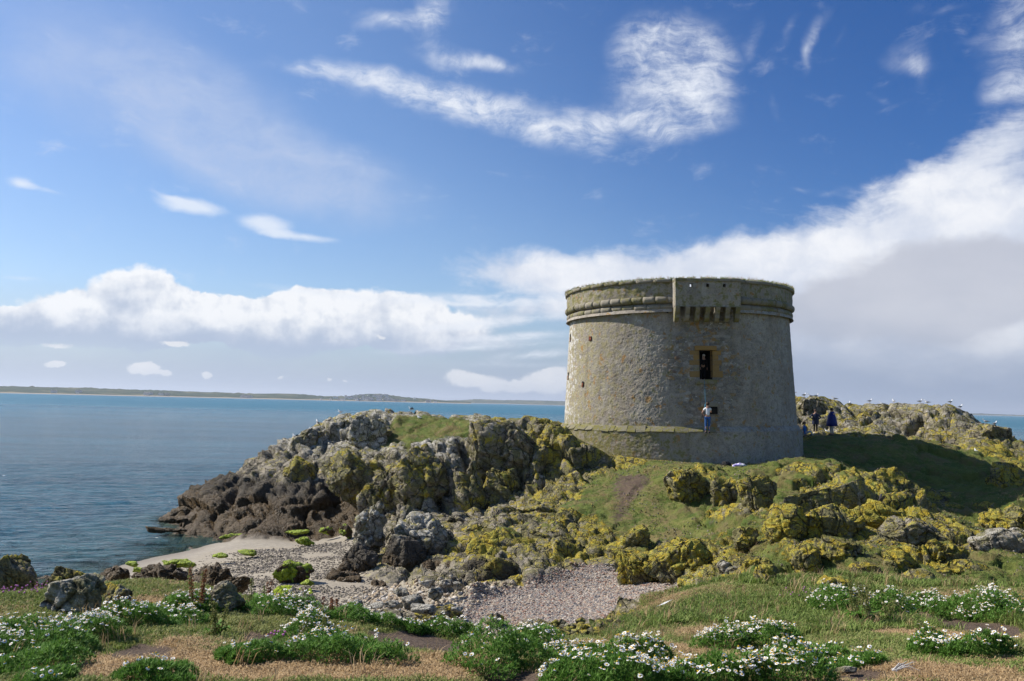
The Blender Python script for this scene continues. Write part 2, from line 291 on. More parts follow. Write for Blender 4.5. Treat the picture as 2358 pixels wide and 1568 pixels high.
def grid_faces(nr, nc, wrap=False):
    i = np.arange(nr - 1)[:, None]; j = np.arange(nc if wrap else nc - 1)[None, :]
    j2 = (j + 1) % nc
    a = i * nc + j; b = i * nc + j2; c = (i + 1) * nc + j2; d = (i + 1) * nc + j
    return np.stack([a, b, c, d], -1).reshape(-1, 4)
class MB:
    """collects plain shapes into one mesh"""
    def __init__(s): s.v = []; s.f = []; s.m = []
    def add(s, V, F, mi=0):
        o = len(s.v); s.v += [tuple(p) for p in V]; s.f += [tuple(i + o for i in f) for f in F]; s.m += [mi] * len(F)
        return s
    def box(s, c, h, rz=0, mi=0, taper=1.0, jit=0, rng=None):
        V = []
        for z in (-1, 1):
            t = taper if z > 0 else 1
            for x, y in ((-1, -1), (1, -1), (1, 1), (-1, 1)):
                px, py, pz = x * h[0] * t, y * h[1] * t, z * h[2]
                if jit: px += rng.uniform(-jit, jit); py += rng.uniform(-jit, jit); pz += rng.uniform(-jit, jit)
                V.append((c[0] + px * math.cos(rz) - py * math.sin(rz), c[1] + px * math.sin(rz) + py * math.cos(rz), c[2] + pz))
        return s.add(V, [(3, 2, 1, 0), (4, 5, 6, 7), (0, 1, 5, 4), (1, 2, 6, 5), (2, 3, 7, 6), (3, 0, 4, 7)], mi)
    def tube(s, pts, rads, n=6, mi=0, cap=True):
        pts = [Vector(p) for p in pts]; V = []
        for i, p in enumerate(pts):
            d = (pts[min(i + 1, len(pts) - 1)] - pts[max(i - 1, 0)]).normalized()
            a = d.orthogonal().normalized() if i == 0 else (a - d * a.dot(d)).normalized()
            b = d.cross(a)
            for k in range(n):
                t = 2 * PI * k / n
                V.append(p + (a * math.cos(t) + b * math.sin(t)) * rads[i])
        F = [(i * n + k, i * n + (k + 1) % n, (i + 1) * n + (k + 1) % n, (i + 1) * n + k) for i in range(len(pts) - 1) for k in range(n)]
        if cap: F += [tuple(range(n))[::-1], tuple((len(pts) - 1) * n + k for k in range(n))]
        return s.add(V, F, mi)
    def ball(s, c, r, nu=8, nv=5, mi=0):
        V = [(c[0], c[1], c[2] - r[2])]
        for j in range(1, nv):
            ph = -PI / 2 + PI * j / nv
            for k in range(nu):
                t = 2 * PI * k / nu
                V.append((c[0] + r[0] * math.cos(ph) * math.cos(t), c[1] + r[1] * math.cos(ph) * math.sin(t), c[2] + r[2] * math.sin(ph)))
        V.append((c[0], c[1], c[2] + r[2])); e = len(V) - 1
        F = [(0, 1 + (k + 1) % nu, 1 + k) for k in range(nu)]
        for j in range(nv - 2):
            F += [(1 + j * nu + k, 1 + j * nu + (k + 1) % nu, 1 + (j + 1) * nu + (k + 1) % nu, 1 + (j + 1) * nu + k) for k in range(nu)]
        F += [(1 + (nv - 2) * nu + k, 1 + (nv - 2) * nu + (k + 1) % nu, e) for k in range(nu)]
        return s.add(V, F, mi)
    def mesh(s, name, mats, smooth=False):
        me = bpy.data.meshes.new(name)
        me.from_pydata([tuple(p) for p in s.v], [], s.f)
        me.polygons.foreach_set('material_index', s.m)
        if smooth: me.polygons.foreach_set('use_smooth', [True] * len(s.f))
        for m_ in (mats if isinstance(mats, (list, tuple)) else [mats]): me.materials.append(m_)
        me.update()
        return me
def scatter(name, pts, rots, scls, protos, parent=None, pick=None, **kw):
    """one object whose points carry instances of the proto meshes"""
    pts = np.asarray(pts, np.float32); n = len(pts)
    me = bpy.data.meshes.new(name)
    me.vertices.add(n); me.vertices.foreach_set('co', pts.ravel())
    a = me.attributes.new('rot', 'FLOAT_VECTOR', 'POINT'); a.data.foreach_set('vector', np.asarray(rots, np.float32).ravel())
    a = me.attributes.new('scl', 'FLOAT_VECTOR', 'POINT'); a.data.foreach_set('vector', np.asarray(scls, np.float32).ravel())
    a = me.attributes.new('pick', 'INT', 'POINT')
    a.data.foreach_set('value', np.asarray(pick if pick is not None else np.arange(n) % len(protos), np.int32))
    o = obj(name, me, parent, **kw)
    ng = bpy.data.node_groups.new('scatter', 'GeometryNodeTree')
    ng.interface.new_socket('Geometry', in_out='INPUT', socket_type='NodeSocketGeometry')
    ng.interface.new_socket('Geometry', in_out='OUTPUT', socket_type='NodeSocketGeometry')
    gi = ng.nodes.new('NodeGroupInput'); go = ng.nodes.new('NodeGroupOutput')
    iop = ng.nodes.new('GeometryNodeInstanceOnPoints')
    g2i = ng.nodes.new('GeometryNodeGeometryToInstance')
    for pm in list(protos)[::-1]:      # a multi-input socket reads its links last to first
        po = bpy.data.objects.new(pm.name + '_source', pm)
        oi = ng.nodes.new('GeometryNodeObjectInfo'); oi.inputs['Object'].default_value = po
        ng.links.new(oi.outputs['Geometry'], g2i.inputs[0])
    def att(nm, ty):
        nd = ng.nodes.new('GeometryNodeInputNamedAttribute'); nd.data_type = ty; nd.inputs[0].default_value = nm
        return nd.outputs['Attribute']
    ng.links.new(gi.outputs[0], iop.inputs['Points'])
    ng.links.new(g2i.outputs[0], iop.inputs['Instance'])
    iop.inputs['Pick Instance'].default_value = True
    ng.links.new(att('pick', 'INT'), iop.inputs['Instance Index'])
    ng.links.new(att('rot', 'FLOAT_VECTOR'), iop.inputs['Rotation'])
    ng.links.new(att('scl', 'FLOAT_VECTOR'), iop.inputs['Scale'])
    ng.links.new(iop.outputs[0], go.inputs[0])
    md = o.modifiers.new('scatter', 'NODES'); md.node_group = ng
    return o

# ---------------------------------------------------------------- materials
def material(name):
    m_ = bpy.data.materials.new(name); m_.use_nodes = True
    return m_, NT(m_.node_tree)
def finish(nt, col, rough=0.9, bump=None, bstr=0.5, bdist=0.02, spec=0.3, metal=0.0, normal=None):
    ins = {'Base Color': col if isinstance(col, bpy.types.NodeSocket) else (*col, 1), 'Roughness': rough, 'Specular IOR Level': spec, 'Metallic': metal}
    p = nt.n('ShaderNodeBsdfPrincipled', ins)
    if bump is not None:
        b = nt.n('ShaderNodeBump', {'Height': bump, 'Strength': bstr, 'Distance': bdist})
        nt.t.links.new(b.outputs[0], p.inputs['Normal'])
    nt.n('ShaderNodeOutputMaterial', [p.outputs[0]])
    return p
def simple(name, col, rough=0.8, var=0.25, scale=8, spec=0.3, bstr=0.0):
    """one colour, broken up by noise"""
    m_, t = material(name)
    v = t.n('ShaderNodeTexCoord').outputs['Object']
    nz = t.noise(v, scale, 4, 0.6)
    f = t.step(nz, 0.3, 0.7)
    c = t.mix(f, [x * (1 - var) for x in col], [min(1, x * (1 + var)) for x in col])
    finish(t, c, rough, nz if bstr else None, bstr, 0.01, spec)
    return m_
def randomised(name, cols, rough=0.8, var=0.2, spec=0.3, translucent=0.0):
    """a different colour for each instance or object"""
    m_, t = material(name)
    r = t.n('ShaderNodeObjectInfo').outputs['Random']
    rp = t.n('ShaderNodeValToRGB', [r]); rp.color_ramp.interpolation = 'CONSTANT' if not translucent else 'LINEAR'
    e = rp.color_ramp.elements
    while len(e) < len(cols): e.new(0.5)
    for i, c in enumerate(cols): e[i].position = i / len(cols); e[i].color = (*c, 1)
    nz = t.noise(t.n('ShaderNodeTexCoord').outputs['Object'], 9, 3)
    c = t.mix(var, rp.outputs[0], nz, 'OVERLAY') if var else rp.outputs[0]
    finish(t, c, rough, spec=spec)
    return m_

def ground_material():
    """rock, lichen, seaweed, turf, straw, soil, sand and shingle, mixed by what grows or lies where"""
    m_, t = material('island_ground')
    g = t.n('ShaderNodeNewGeometry')
    P, N = g.outputs['Position'], g.outputs['Normal']
    nz = t.n('ShaderNodeSeparateXYZ', [N]).outputs[2]
    pz = t.n('ShaderNodeSeparateXYZ', [P]).outputs[2]
    def att(nm):
        a = t.n('ShaderNodeAttribute', attribute_name=nm)
        s_ = t.n('ShaderNodeSeparateColor', [a.outputs['Color']])
        return s_.outputs[0], s_.outputs[1], s_.outputs[2]
    grass, pebble, sand = att('cover')
    soil, straw, algae = att('cover2')
    lich, tide, pale = att('rocky')
    big = t.noise(P, 0.22, 4, 0.6)
    n1 = t.noise(P, 1.1, 6, 0.62)
    n2 = t.noise(P, 4.5, 6, 0.65)
    n3 = t.noise(P, 19.0, 5, 0.7)
    n4 = t.noise(P, 60.0, 3, 0.7)
    # bare rock: beige-grey quartzite, pinkish and ashy patches
    base = t.mix(t.step(n1, .35, .62), (.13, .115, .086), (.31, .27, .205))
    base = t.mix(t.m('MULTIPLY', t.step(n2, .5, .68), .6), base, (.33, .265, .19))
    base = t.mix(t.m('MULTIPLY', t.step(n3, .52, .7), .55), base, (.085, .08, .065))
    up = t.step(nz, 0.25, 0.85)
    pl = t.step(t.m('ADD', t.m('ADD', pale, t.m('MULTIPLY', n2, 1.3)), t.m('MULTIPLY', up, .35)), 1.2, 1.7)
    base = t.mix(t.m('MULTIPLY', pl, .8), base, t.mix(n3, (.30, .285, .24), (.56, .53, .46)))
    # grey-green crust
    cr = t.step(t.m('ADD', t.noise(P, 2.4, 6, .7, .4), t.m('MULTIPLY', lich, .24)), .52, .66)
    base = t.mix(t.m('MULTIPLY', cr, .8), base, t.mix(n3, (.085, .08, .028), (.21, .19, .065)))
    # mustard-yellow lichen in ragged colonies
    ln = t.m('ADD', t.m('ADD', t.m('MULTIPLY', t.noise(P, 1.7, 7, .72, .6), .75), t.m('MULTIPLY', n3, .25)), t.m('MULTIPLY', up, .06))
    ly = t.step(t.m('ADD', ln, t.m('ADD', t.m('MULTIPLY', t.m('SUBTRACT', lich, .5), .18), t.m('MULTIPLY', t.m('SUBTRACT', t.noise(P, .6, 3, .5), .5), .22))), .535, .60)
    ycol = t.mix(t.step(n2, .35, .65), t.mix(n3, (.20, .145, .012), (.50, .355, .020)), t.mix(n3, (.15, .145, .03), (.42, .39, .07)))
    base = t.mix(t.m('MULTIPLY', ly, .93), base, ycol)
    wv = t.vm('ADD', P, t.n('ShaderNodeVectorMath', {0: t.noise(P, 1.3, 3, .6, col=True), 3: .9}, operation='SCALE').outputs[0])
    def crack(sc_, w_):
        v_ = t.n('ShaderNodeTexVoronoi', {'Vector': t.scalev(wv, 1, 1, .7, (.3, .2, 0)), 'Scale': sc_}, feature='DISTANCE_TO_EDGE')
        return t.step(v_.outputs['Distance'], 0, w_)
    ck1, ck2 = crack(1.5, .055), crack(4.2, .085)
    bed = t.noise(t.scalev(wv, 1.1, 1.1, 8.5, (.38, .22, 0)), 1.0, 4, .6)
    base = t.mix(t.m('MULTIPLY', t.step(bed, .46, .36), .45), base, (.06, .055, .035))
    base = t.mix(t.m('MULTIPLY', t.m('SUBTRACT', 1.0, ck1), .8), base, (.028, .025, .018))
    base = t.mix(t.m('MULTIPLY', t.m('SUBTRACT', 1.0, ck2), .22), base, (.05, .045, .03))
    # black tidal zone below, brown weed on it
    zz = t.m('ADD', pz, t.m('MULTIPLY', t.m('SUBTRACT', n1, .5), 1.6))
    zz = t.m('ADD', zz, t.m('MULTIPLY', t.m('SUBTRACT', n2, .5), .8))
    tl = t.m('MULTIPLY', tide, 5.0)
    dark = t.step(t.m('SUBTRACT', tl, zz), 0.0, .7)
    base = t.mix(t.m('MULTIPLY', dark, .92), base, t.mix(n2, (.022, .018, .015), (.095, .08, .062)))
    weed = t.step(t.m('SUBTRACT', t.m('SUBTRACT', tl, 1.0), zz), 0.0, .7)
    base = t.mix(t.m('MULTIPLY', weed, .9), base, t.mix(n3, (.02, .012, .006), (.115, .07, .022)))
    base = t.mix(1.0, base, t.mix(t.step(t.m('ADD', t.m('MULTIPLY', n3, .6), t.m('MULTIPLY', n4, .4)), .38, .62), (.80, .80, .80), (1.60, 1.60, 1.60)), 'MULTIPLY')
    # sand and shingle
    sc = t.mix(t.step(n2, .35, .7), (.29, .25, .19), (.38, .33, .25))
    sc = t.mix(t.m('MULTIPLY', t.step(t.noise(P, 38, 4, .8), .55, .62), t.step(n1, .3, .6)), sc, (.19, .16, .13))
    wet = t.step(t.m('ADD', pz, t.m('MULTIPLY', n1, .12)), .14, .34, 1, 0)
    sc = t.mix(t.m('MULTIPLY', wet, .6), sc, (.17, .135, .10))
    base = t.mix(sand, base, sc)
    vr = t.n('ShaderNodeTexVoronoi', {'Vector': P, 'Scale': 9.0})
    pc_ = t.mix(t.n('ShaderNodeSeparateColor', [vr.outputs['Color']]).outputs[0], (.10, .09, .085), (.30, .25, .21))
    base = t.mix(pebble, base, pc_)
    # soil
    so = t.mix(n3, (.06, .04, .028), (.19, .135, .095))
    # turf
    gr = t.mix(t.step(n1, .3, .7), (.08, .13, .02), (.21, .215, .05))
    gr = t.mix(t.m('MULTIPLY', t.step(t.noise(P, .8, 6, .7), .47, .60), .75), gr, t.mix(n3, (.16, .12, .05), (.30, .22, .10)))
    gr = t.mix(t.m('MULTIPLY', n3, .5), gr, (.035, .05, .012))
    stc = t.mix(n3, (.22, .135, .065), (.46, .30, .155))
    gr = t.mix(t.step(t.m('ADD', straw, t.m('MULTIPLY', t.m('SUBTRACT', n2, .5), .8)), .3, .7), gr, stc)
    gr = t.mix(t.step(t.m('ADD', soil, t.m('MULTIPLY', t.m('SUBTRACT', n2, .5), .9)), .35, .6), gr, so)
    grass = t.m('MAXIMUM', grass, t.m('MULTIPLY', t.m('MULTIPLY', t.step(t.noise(P, .55, 5, .65), .50, .60), t.step(nz, .72, .92)), t.m('MULTIPLY', t.m('MULTIPLY', t.step(lich, .30, .45), t.step(pz, 1.9, 2.7)), t.m('MULTIPLY', t.m('SUBTRACT', 1.0, t.m('MAXIMUM', sand, pebble)), .8))))
    gm = t.step(t.m('ADD', grass, t.m('MULTIPLY', t.m('SUBTRACT', n2, .5), .9)), .35, .6)
    base = t.mix(gm, base, gr)
    ag = t.step(t.m('ADD', algae, t.m('MULTIPLY', t.m('SUBTRACT', n2, .5), .9)), .35, .55)
    base = t.mix(ag, base, t.mix(t.step(t.noise(P, 9, 4, .7), .35, .65), (.12, .17, .01), (.40, .50, .035)))
    ck = t.m('ADD', t.m('ADD', t.m('MULTIPLY', ck1, 1.0), t.m('MULTIPLY', ck2, .2)), t.m('MULTIPLY', bed, 1.6))
    notrock = t.m('MAXIMUM', t.m('MAXIMUM', gm, sand), pebble)
    ck = t.m('MULTIPLY', ck, t.m('SUBTRACT', 1.0, notrock))
    h = t.m('ADD', ck, t.m('ADD', t.m('ADD', t.m('MULTIPLY', n2, 1.4), t.m('MULTIPLY', n3, .7)), t.m('MULTIPLY', n4, .3)))
    bd = t.m('SUBTRACT', 1.0, t.m('MULTIPLY', sand, .85))
    p = finish(t, base, t.m('SUBTRACT', .93, t.m('MULTIPLY', weed, .35)), h, 0.6, 0.11, .25)
    for nd in m_.node_tree.nodes:
        if nd.type == 'BUMP': t.t.links.new(t.m('MULTIPLY', bd, .8), nd.inputs['Strength'])
    return m_
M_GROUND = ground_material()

# ---------------------------------------------------------------- rock shaping
def rock_disp(x, y, z, seed=0, sizes=((2.4, .55), (.95, .26), (.4, .10)), fine=.05):
    """fractured blocks with tilted faces and open joints: how far a rock face stands out at a point"""
    wx = fbm(x * .7, y * .7, z * .7, 3, seed + 50) * .55; wy = fbm(x * .7, y * .7, z * .7, 3, seed + 70) * .55
    X, Y, Z = x + wx + z * .25, y + wy - z * .15, z * .62 + wx * .5 + .18 * x
    d = 0
    for i, (s_, a) in enumerate(sizes):
        f1, f2, cid, tl = voro(X / s_, Y / s_, Z * (1, 1.35, 1.9, 2.2)[i] / s_, seed + i * 11, tilt=True)
        g = f2 - f1
        d = d + a * (np.sqrt(np.clip(g / .25, 0, 1)) * .28 + (cid - .5) * .95 + tl * 1.15 - .25 - .5 * np.exp(-(g / .07) ** 2))
    rg_ = 1 - np.abs(fbm(x * 1.9, y * 1.9, z * 1.9, 4, seed + 7)) * 2
    return d + fine * 2 * fbm(x * 5, y * 5, z * 5, 3, seed + 99) + fine * 1.2 * rg_
def poly_mask(x, y, poly, soft=1.0):
    """soft inside test of a ground polygon (x, y)"""
    P = ARR([(p[0], p[1]) for p in poly]); n = len(P)
    lo = P.min(0) - soft * 3; hi = P.max(0) + soft * 3
    out = np.zeros(x.shape, np.float32)
    sel = (x > lo[0]) & (x < hi[0]) & (y > lo[1]) & (y < hi[1])
    xs, ys = x[sel], y[sel]
    ins = np.zeros(xs.shape, bool); dm = np.full(xs.shape, 1e9)
    for i in range(n):
        a, b = P[i], P[(i + 1) % n]
        c = ((a[1] > ys) != (b[1] > ys)) & (xs < (b[0] - a[0]) * (ys - a[1]) / (b[1] - a[1] + 1e-9) + a[0])
        ins ^= c
        ab = b - a; t_ = np.clip(((xs - a[0]) * ab[0] + (ys - a[1]) * ab[1]) / (ab @ ab + 1e-9), 0, 1)
        dm = np.minimum(dm, np.hypot(xs - a[0] - t_ * ab[0], ys - a[1] - t_ * ab[1]))
    sd = np.where(ins, dm, -dm)
    out[sel] = sstep(sd, -soft, soft)
    return out
PEBBLE = [(-1.59,25.87,1.26),(-1.30,29.01,1.38),(0.23,30.88,1.44),(2.00,32.26,1.70),(2.86,32.92,1.96),(3.84,32.90,2.03),(4.30,31.39,1.84),(5.00,29.90,1.96),(5.85,28.57,2.30),(4.55,27.15,1.80),(3.06,25.95,1.60),(1.51,23.76,1.30),(-0.74,23.93,1.20)]
SANDP = [(-18.42,39.74,0.00),(-17.94,42.79,0.00),(-15.83,46.57,0.00),(-14.14,46.36,0.35),(-11.13,47.36,0.45),(-8.90,48.15,0.50),(-6.67,41.87,0.91),(-5.16,33.69,1.13),(-3.20,31.20,1.22),(-0.94,29.02,1.38),(-0.96,26.30,1.30),(-3.30,25.29,1.00),(-6.60,25.38,0.90),(-10.20,26.90,0.40),(-14.55,30.34,-0.20)]
SHINGLE = [(-14.00,39.00,0.44),(-13.75,42.38,0.44),(-11.27,42.61,0.63),(-8.26,44.68,0.94),(-6.46,40.61,0.92),(-5.05,33.06,1.11),(-4.54,28.04,1.32),(-6.88,26.40,1.00),(-11.58,30.38,0.60),(-15.08,37.39,0.35)]
HEADG = [(-9.09,59.06,5.67),(-7.60,61.21,6.72),(-6.72,61.71,6.87),(-3.86,61.00,6.70),(-2.31,57.55,6.31),(-2.35,49.54,5.98),(-4.33,49.41,5.60),(-6.95,56.53,4.95),(-8.47,57.14,4.90)]
MOUND = [(3.84,43.75,4.06),(5.20,45.14,4.78),(7.58,45.78,5.07),(13.24,49.62,5.08),(16.43,51.78,5.36),(18.81,55.29,5.96),(20.95,56.91,6.37),(24.29,54.08,6.31),(26.32,52.67,5.55),(28.10,49.73,4.76),(24.96,50.49,4.64),(20.40,51.21,5.10),(16.57,48.36,5.19),(12.32,42.91,4.92),(10.78,44.64,4.97),(8.00,43.02,4.60),(7.15,39.44,3.80),(8.03,37.06,3.33),(8.86,34.48,3.28),(7.91,33.40,2.99),(6.75,34.30,2.64),(5.09,35.96,2.53),(4.32,37.19,2.79),(3.97,38.36,3.07),(3.34,40.18,3.32)]
PATH = [(5.55,44.29,4.55),(7.25,43.72,4.62),(7.12,42.28,4.31),(6.02,39.87,3.73),(5.38,38.10,3.14),(4.78,37.13,2.79),(4.37,37.59,2.90),(4.80,39.71,3.50),(4.93,42.68,4.01)]
GULLYG = [(8.34,35.19,3.15),(9.75,34.57,3.53),(9.18,29.40,3.36),(9.15,26.72,3.27),(5.23,14.22,5.27),(4.25,13.82,5.30),(7.62,28.52,2.90)]
BLUFF = [(-26, -12), (-26, 6), (-14, 9.5), (-5.83,10.01,5.75),(-5.29,10.96,5.60),(-4.29,11.98,5.50),(-3.27,10.83,5.50),(-2.40,10.84,5.40),(-1.61,10.28,5.40),(-0.44,10.57,5.20),(0.69,10.93,5.10),(1.73,13.06,4.90),(3.52,16.18,4.80),(5.20,17.80,4.60),(6.61,17.99,4.55),(8.53,18.24,4.50),(11.19,18.11,4.50),(40,18),(60,10),(60,-50),(-60,-50)]
SOILS = [[(-2.22,7.16,6.03),(-2.43,8.07,5.88),(-2.02,7.91,5.89),(-1.75,6.74,6.08),(-2.00,6.67,6.10)],[(-1.37,8.80,5.67),(-0.96,9.49,5.48),(-0.28,9.15,5.50),(-0.34,6.68,6.06),(-0.74,6.98,6.00),(-1.03,7.34,5.94)],[(-2.91,6.42,6.15),(-2.85,6.87,6.09),(-2.49,6.56,6.12),(-2.35,6.13,6.18),(-2.71,6.05,6.19)],
 [(-0.16,5.43,6.28),(-0.07,6.15,6.17),(0.18,6.18,6.16),(0.27,5.42,6.29)],[(2.16,7.50,5.93),(2.57,7.01,6.06),(2.45,6.16,6.22),(2.00,5.85,6.27)],[(5.42,12.82,5.31),(5.77,12.90,5.30),(5.61,12.01,5.32),(5.86,11.32,5.37),(6.11,10.26,5.53),(4.93,8.27,5.89),(5.07,9.53,5.65),(5.15,11.27,5.37)],[(2.41,6.14,6.23),(2.61,5.83,6.28),(2.27,5.46,6.33),(2.16,5.66,6.30)]]
STRAWS = [[(-3.05,5.31,6.25),(-3.08,5.63,6.23),(-3.03,6.20,6.17),(-2.64,6.96,6.07),(-2.20,6.38,6.14),(-1.93,6.47,6.13),(-0.82,6.28,6.14),(-0.34,6.74,6.05),(-0.19,9.12,5.50),(-0.01,7.59,5.85),(-0.20,5.70,6.24),(-0.22,5.43,6.28)],[(0.47,9.77,5.34),(1.21,10.28,5.27),(2.01,8.43,5.70),(1.61,7.39,5.93),(0.96,8.13,5.72)],[(3.68,10.76,5.41),(5.05,10.82,5.42),(4.65,7.81,5.97),(3.99,6.70,6.16),(3.96,8.48,5.81),(3.62,9.86,5.53)],[(2.18,5.94,6.25),(2.98,6.39,6.20),(3.82,6.42,6.21),(3.27,5.49,6.34),(2.00,5.44,6.33)],[(-4.23,7.29,6.05),(-3.86,8.03,5.95),(-3.37,9.08,5.79),(-3.10,8.48,5.86),(-3.58,7.47,6.02),(-3.84,6.65,6.13)],[(-4.00,8.33,5.91),(-4.04,9.36,5.80),(-3.68,10.03,5.71),(-3.42,9.45,5.75),(-3.56,8.56,5.87)]]
ALGAES = []
def lichen_amount(x, y):
    """yellow crust thrives on the dry slope right of the tower, less on the headland"""
    v = .20 + .48 * sstep(x + (y - 40) * .15, -2, 4) + .28 * fbm(x * .22, y * .22, 0 * x, 3, 63)
    return np.clip(v - .36 * sstep(y, 54, 60) * sstep(x, 16, 22), 0, 1)

def patch_mask(x, y, z):
    """turf between the outcrops of the slope"""
    return sstep(fbm(x * .28 + 9, y * .28, 0 * x, 4, 21), -.10, .08) * sstep(z, 2.2, 3.2) * .8 * sstep(x, -1 + 5 * sstep(y, 40, 46), 3 + 5 * sstep(y, 40, 46)) * (1 - sstep(y, 52, 58))
def build_terrain():
    # fan of rows and columns, finest where the ground is looked at, closed all round
    ang = np.concatenate([np.linspace(-180, -38, 60, endpoint=False), np.linspace(-38, 38, 660, endpoint=False), np.linspace(38, 180, 60, endpoint=False)])
    r = [0.0, .8, 1.6, 2.4, 3.0]
    while r[-1] < 78: r.append(r[-1] + .028 + .0020 * r[-1])
    while r[-1] < 160: r.append(r[-1] * 1.06)
    r = ARR(r)
    A, R = np.meshgrid(np.radians(ang), r)
    x = R * np.sin(A); y = R * np.cos(A)
    # cross-fade so that the survey is evaluated once per point
    z = ground_z(x, y)
    x, y, z = x.ravel(), y.ravel(), z.ravel()
    bl = poly_mask(x, y, BLUFF, .35)
    pe = poly_mask(x, y, PEBBLE, .6)
    sa = poly_mask(x, y, SANDP, .7) * (1 - bl)
    mo = poly_mask(x, y, MOUND, .9)
    hg = poly_mask(x, y, HEADG, 1.2)
    gu = poly_mask(x, y, GULLYG, 1.0) * .75
    under = sstep(z, -.3, -1.2)
    nlow = fbm(x * .35, y * .35, 0 * x, 4, 5)
    patch = patch_mask(x, y, z)
    grass = np.clip(np.maximum.reduce([bl, mo, hg, gu, patch * (1 - pe)]), 0, 1)
    pa = poly_mask(x, y, PATH, .7)
    soft = np.clip(np.maximum.reduce([bl, pe, sa, under, mo * .8, hg * .7, gu * .5, patch * .5]), 0, 1)
    rk = (1 - soft) * sstep(np.hypot(x - 10.6, y - 54), 7.6, 9.8)
    soil = np.clip(pa * .62 + sum(poly_mask(x, y, p, .18) for p in SOILS), 0, 1)
    straw = np.clip(sum(poly_mask(x, y, p, .3) for p in STRAWS) * .75 + mo * .35 + .10 * bl * sstep(fbm(x * .5, y * .5, 0 * x, 3, 44), 0, .3), 0, 1)
    alg = 0 * x
    # gentle unevenness
    z = z + rk * .35 * nlow + (mo + hg) * .08 * nlow + bl * (.06 * fbm(x * .9, y * .9, 0 * x, 4, 8) + .02 * fbm(x * 4, y * 4, 0 * x, 3, 9)) + sa * .05 * fbm(x * .5, y * .5, 0 * x, 3, 12) + pe * .06 * nlow
    z = z - soil * bl * .05
    # flat-ish wall foot round the tower
    V = np.stack([x, y, z], -1)
    nr, nc = len(r), len(ang)
    Z2 = z.reshape(nr, nc)
    X2, Y2 = x.reshape(nr, nc), y.reshape(nr, nc)
    # normals by finite difference of neighbours
    def gd(a): return np.gradient(a, axis=0), np.gradient(a, axis=1)
    k = 4
    sm = Z2.copy()
    xr, xc = gd(X2); yr, yc = gd(Y2); zr, zc = gd(sm)
    nx = yr * zc - zr * yc; ny = zr * xc - xr * zc; nzv = xr * yc - yr * xc
    s_ = np.sign(nzv); s_[s_ == 0] = 1
    ln = np.sqrt(nx**2 + ny**2 + nzv**2) + 1e-9
    nx, ny, nzv = (nx / ln * s_).ravel(), (ny / ln * s_).ravel(), (nzv / ln * s_).ravel()
    sel = (rk > .03) & (np.hypot(x, y) < 78) & (y > 12)
    a = rk[sel]
    steep = sstep(1 - nzv[sel], .0, .35)
    d = rock_disp(x[sel] , y[sel], z[sel], 3, ((3.0, .70), (1.15, .34), (.45, .15), (.19, .055)), .018) * (.42 + .75 * steep) * np.minimum(1, a * 1.3)
    V[sel, 0] += nx[sel] * d; V[sel, 1] += ny[sel] * d; V[sel, 2] += nzv[sel] * d + .12 * a - .55 * (1 - sstep(z[sel], -.3, .7)) * (y[sel] > 38) * a
    lich = lichen_amount(x, y)
    tide = np.full(x.shape, .10) + .25 * (1 - sstep(x, -3, 3)) * sstep(y, 30, 40)
    tide = np.where(y > 43, np.maximum(tide, .66 * (1 - sstep(x, -9, -3))), tide)
    tide = np.maximum(tide, .16 * (y < 42) * (x < -2))
    pale = .15 + .55 * (1 - sstep(x, -4, 2)) * sstep(z, 3, 5.5) + .3 * sstep(y, 56, 62) * sstep(x, 18, 24)
    cover = np.stack([grass, pe, sa], -1); cover2 = np.stack([soil, straw, alg], -1)
    F = grid_faces(nr, nc, True)
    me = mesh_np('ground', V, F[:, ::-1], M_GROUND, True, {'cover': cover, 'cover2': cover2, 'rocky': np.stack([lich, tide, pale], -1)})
    obj('ground', me, kind='structure')
    return V.reshape(nr, nc, 3), np.radians(ang), r
TV, T_ANG, T_R = build_terrain()
def top_z(x, y):
    """height of the finished ground under a point"""
    x = np.atleast_1d(np.asarray(x, float)); y = np.atleast_1d(np.asarray(y, float))
    a = np.arctan2(x, y); rr = np.hypot(x, y)
    i = np.clip(np.searchsorted(T_R, rr) - 1, 0, len(T_R) - 2); j = np.clip(np.searchsorted(T_ANG, a) - 1, 0, len(T_ANG) - 2)
    tr = (rr - T_R[i]) / (T_R[i + 1] - T_R[i]); ta = (a - T_ANG[j]) / (T_ANG[j + 1] - T_ANG[j])
    Z = TV[:, :, 2]
    return (Z[i, j] * (1 - ta) + Z[i, j + 1] * ta) * (1 - tr) + (Z[i + 1, j] * (1 - ta) + Z[i + 1, j + 1] * ta) * tr
def tz(x, y): return float(top_z(x, y)[0])
print('terrain', round(time.time() - T0, 1))

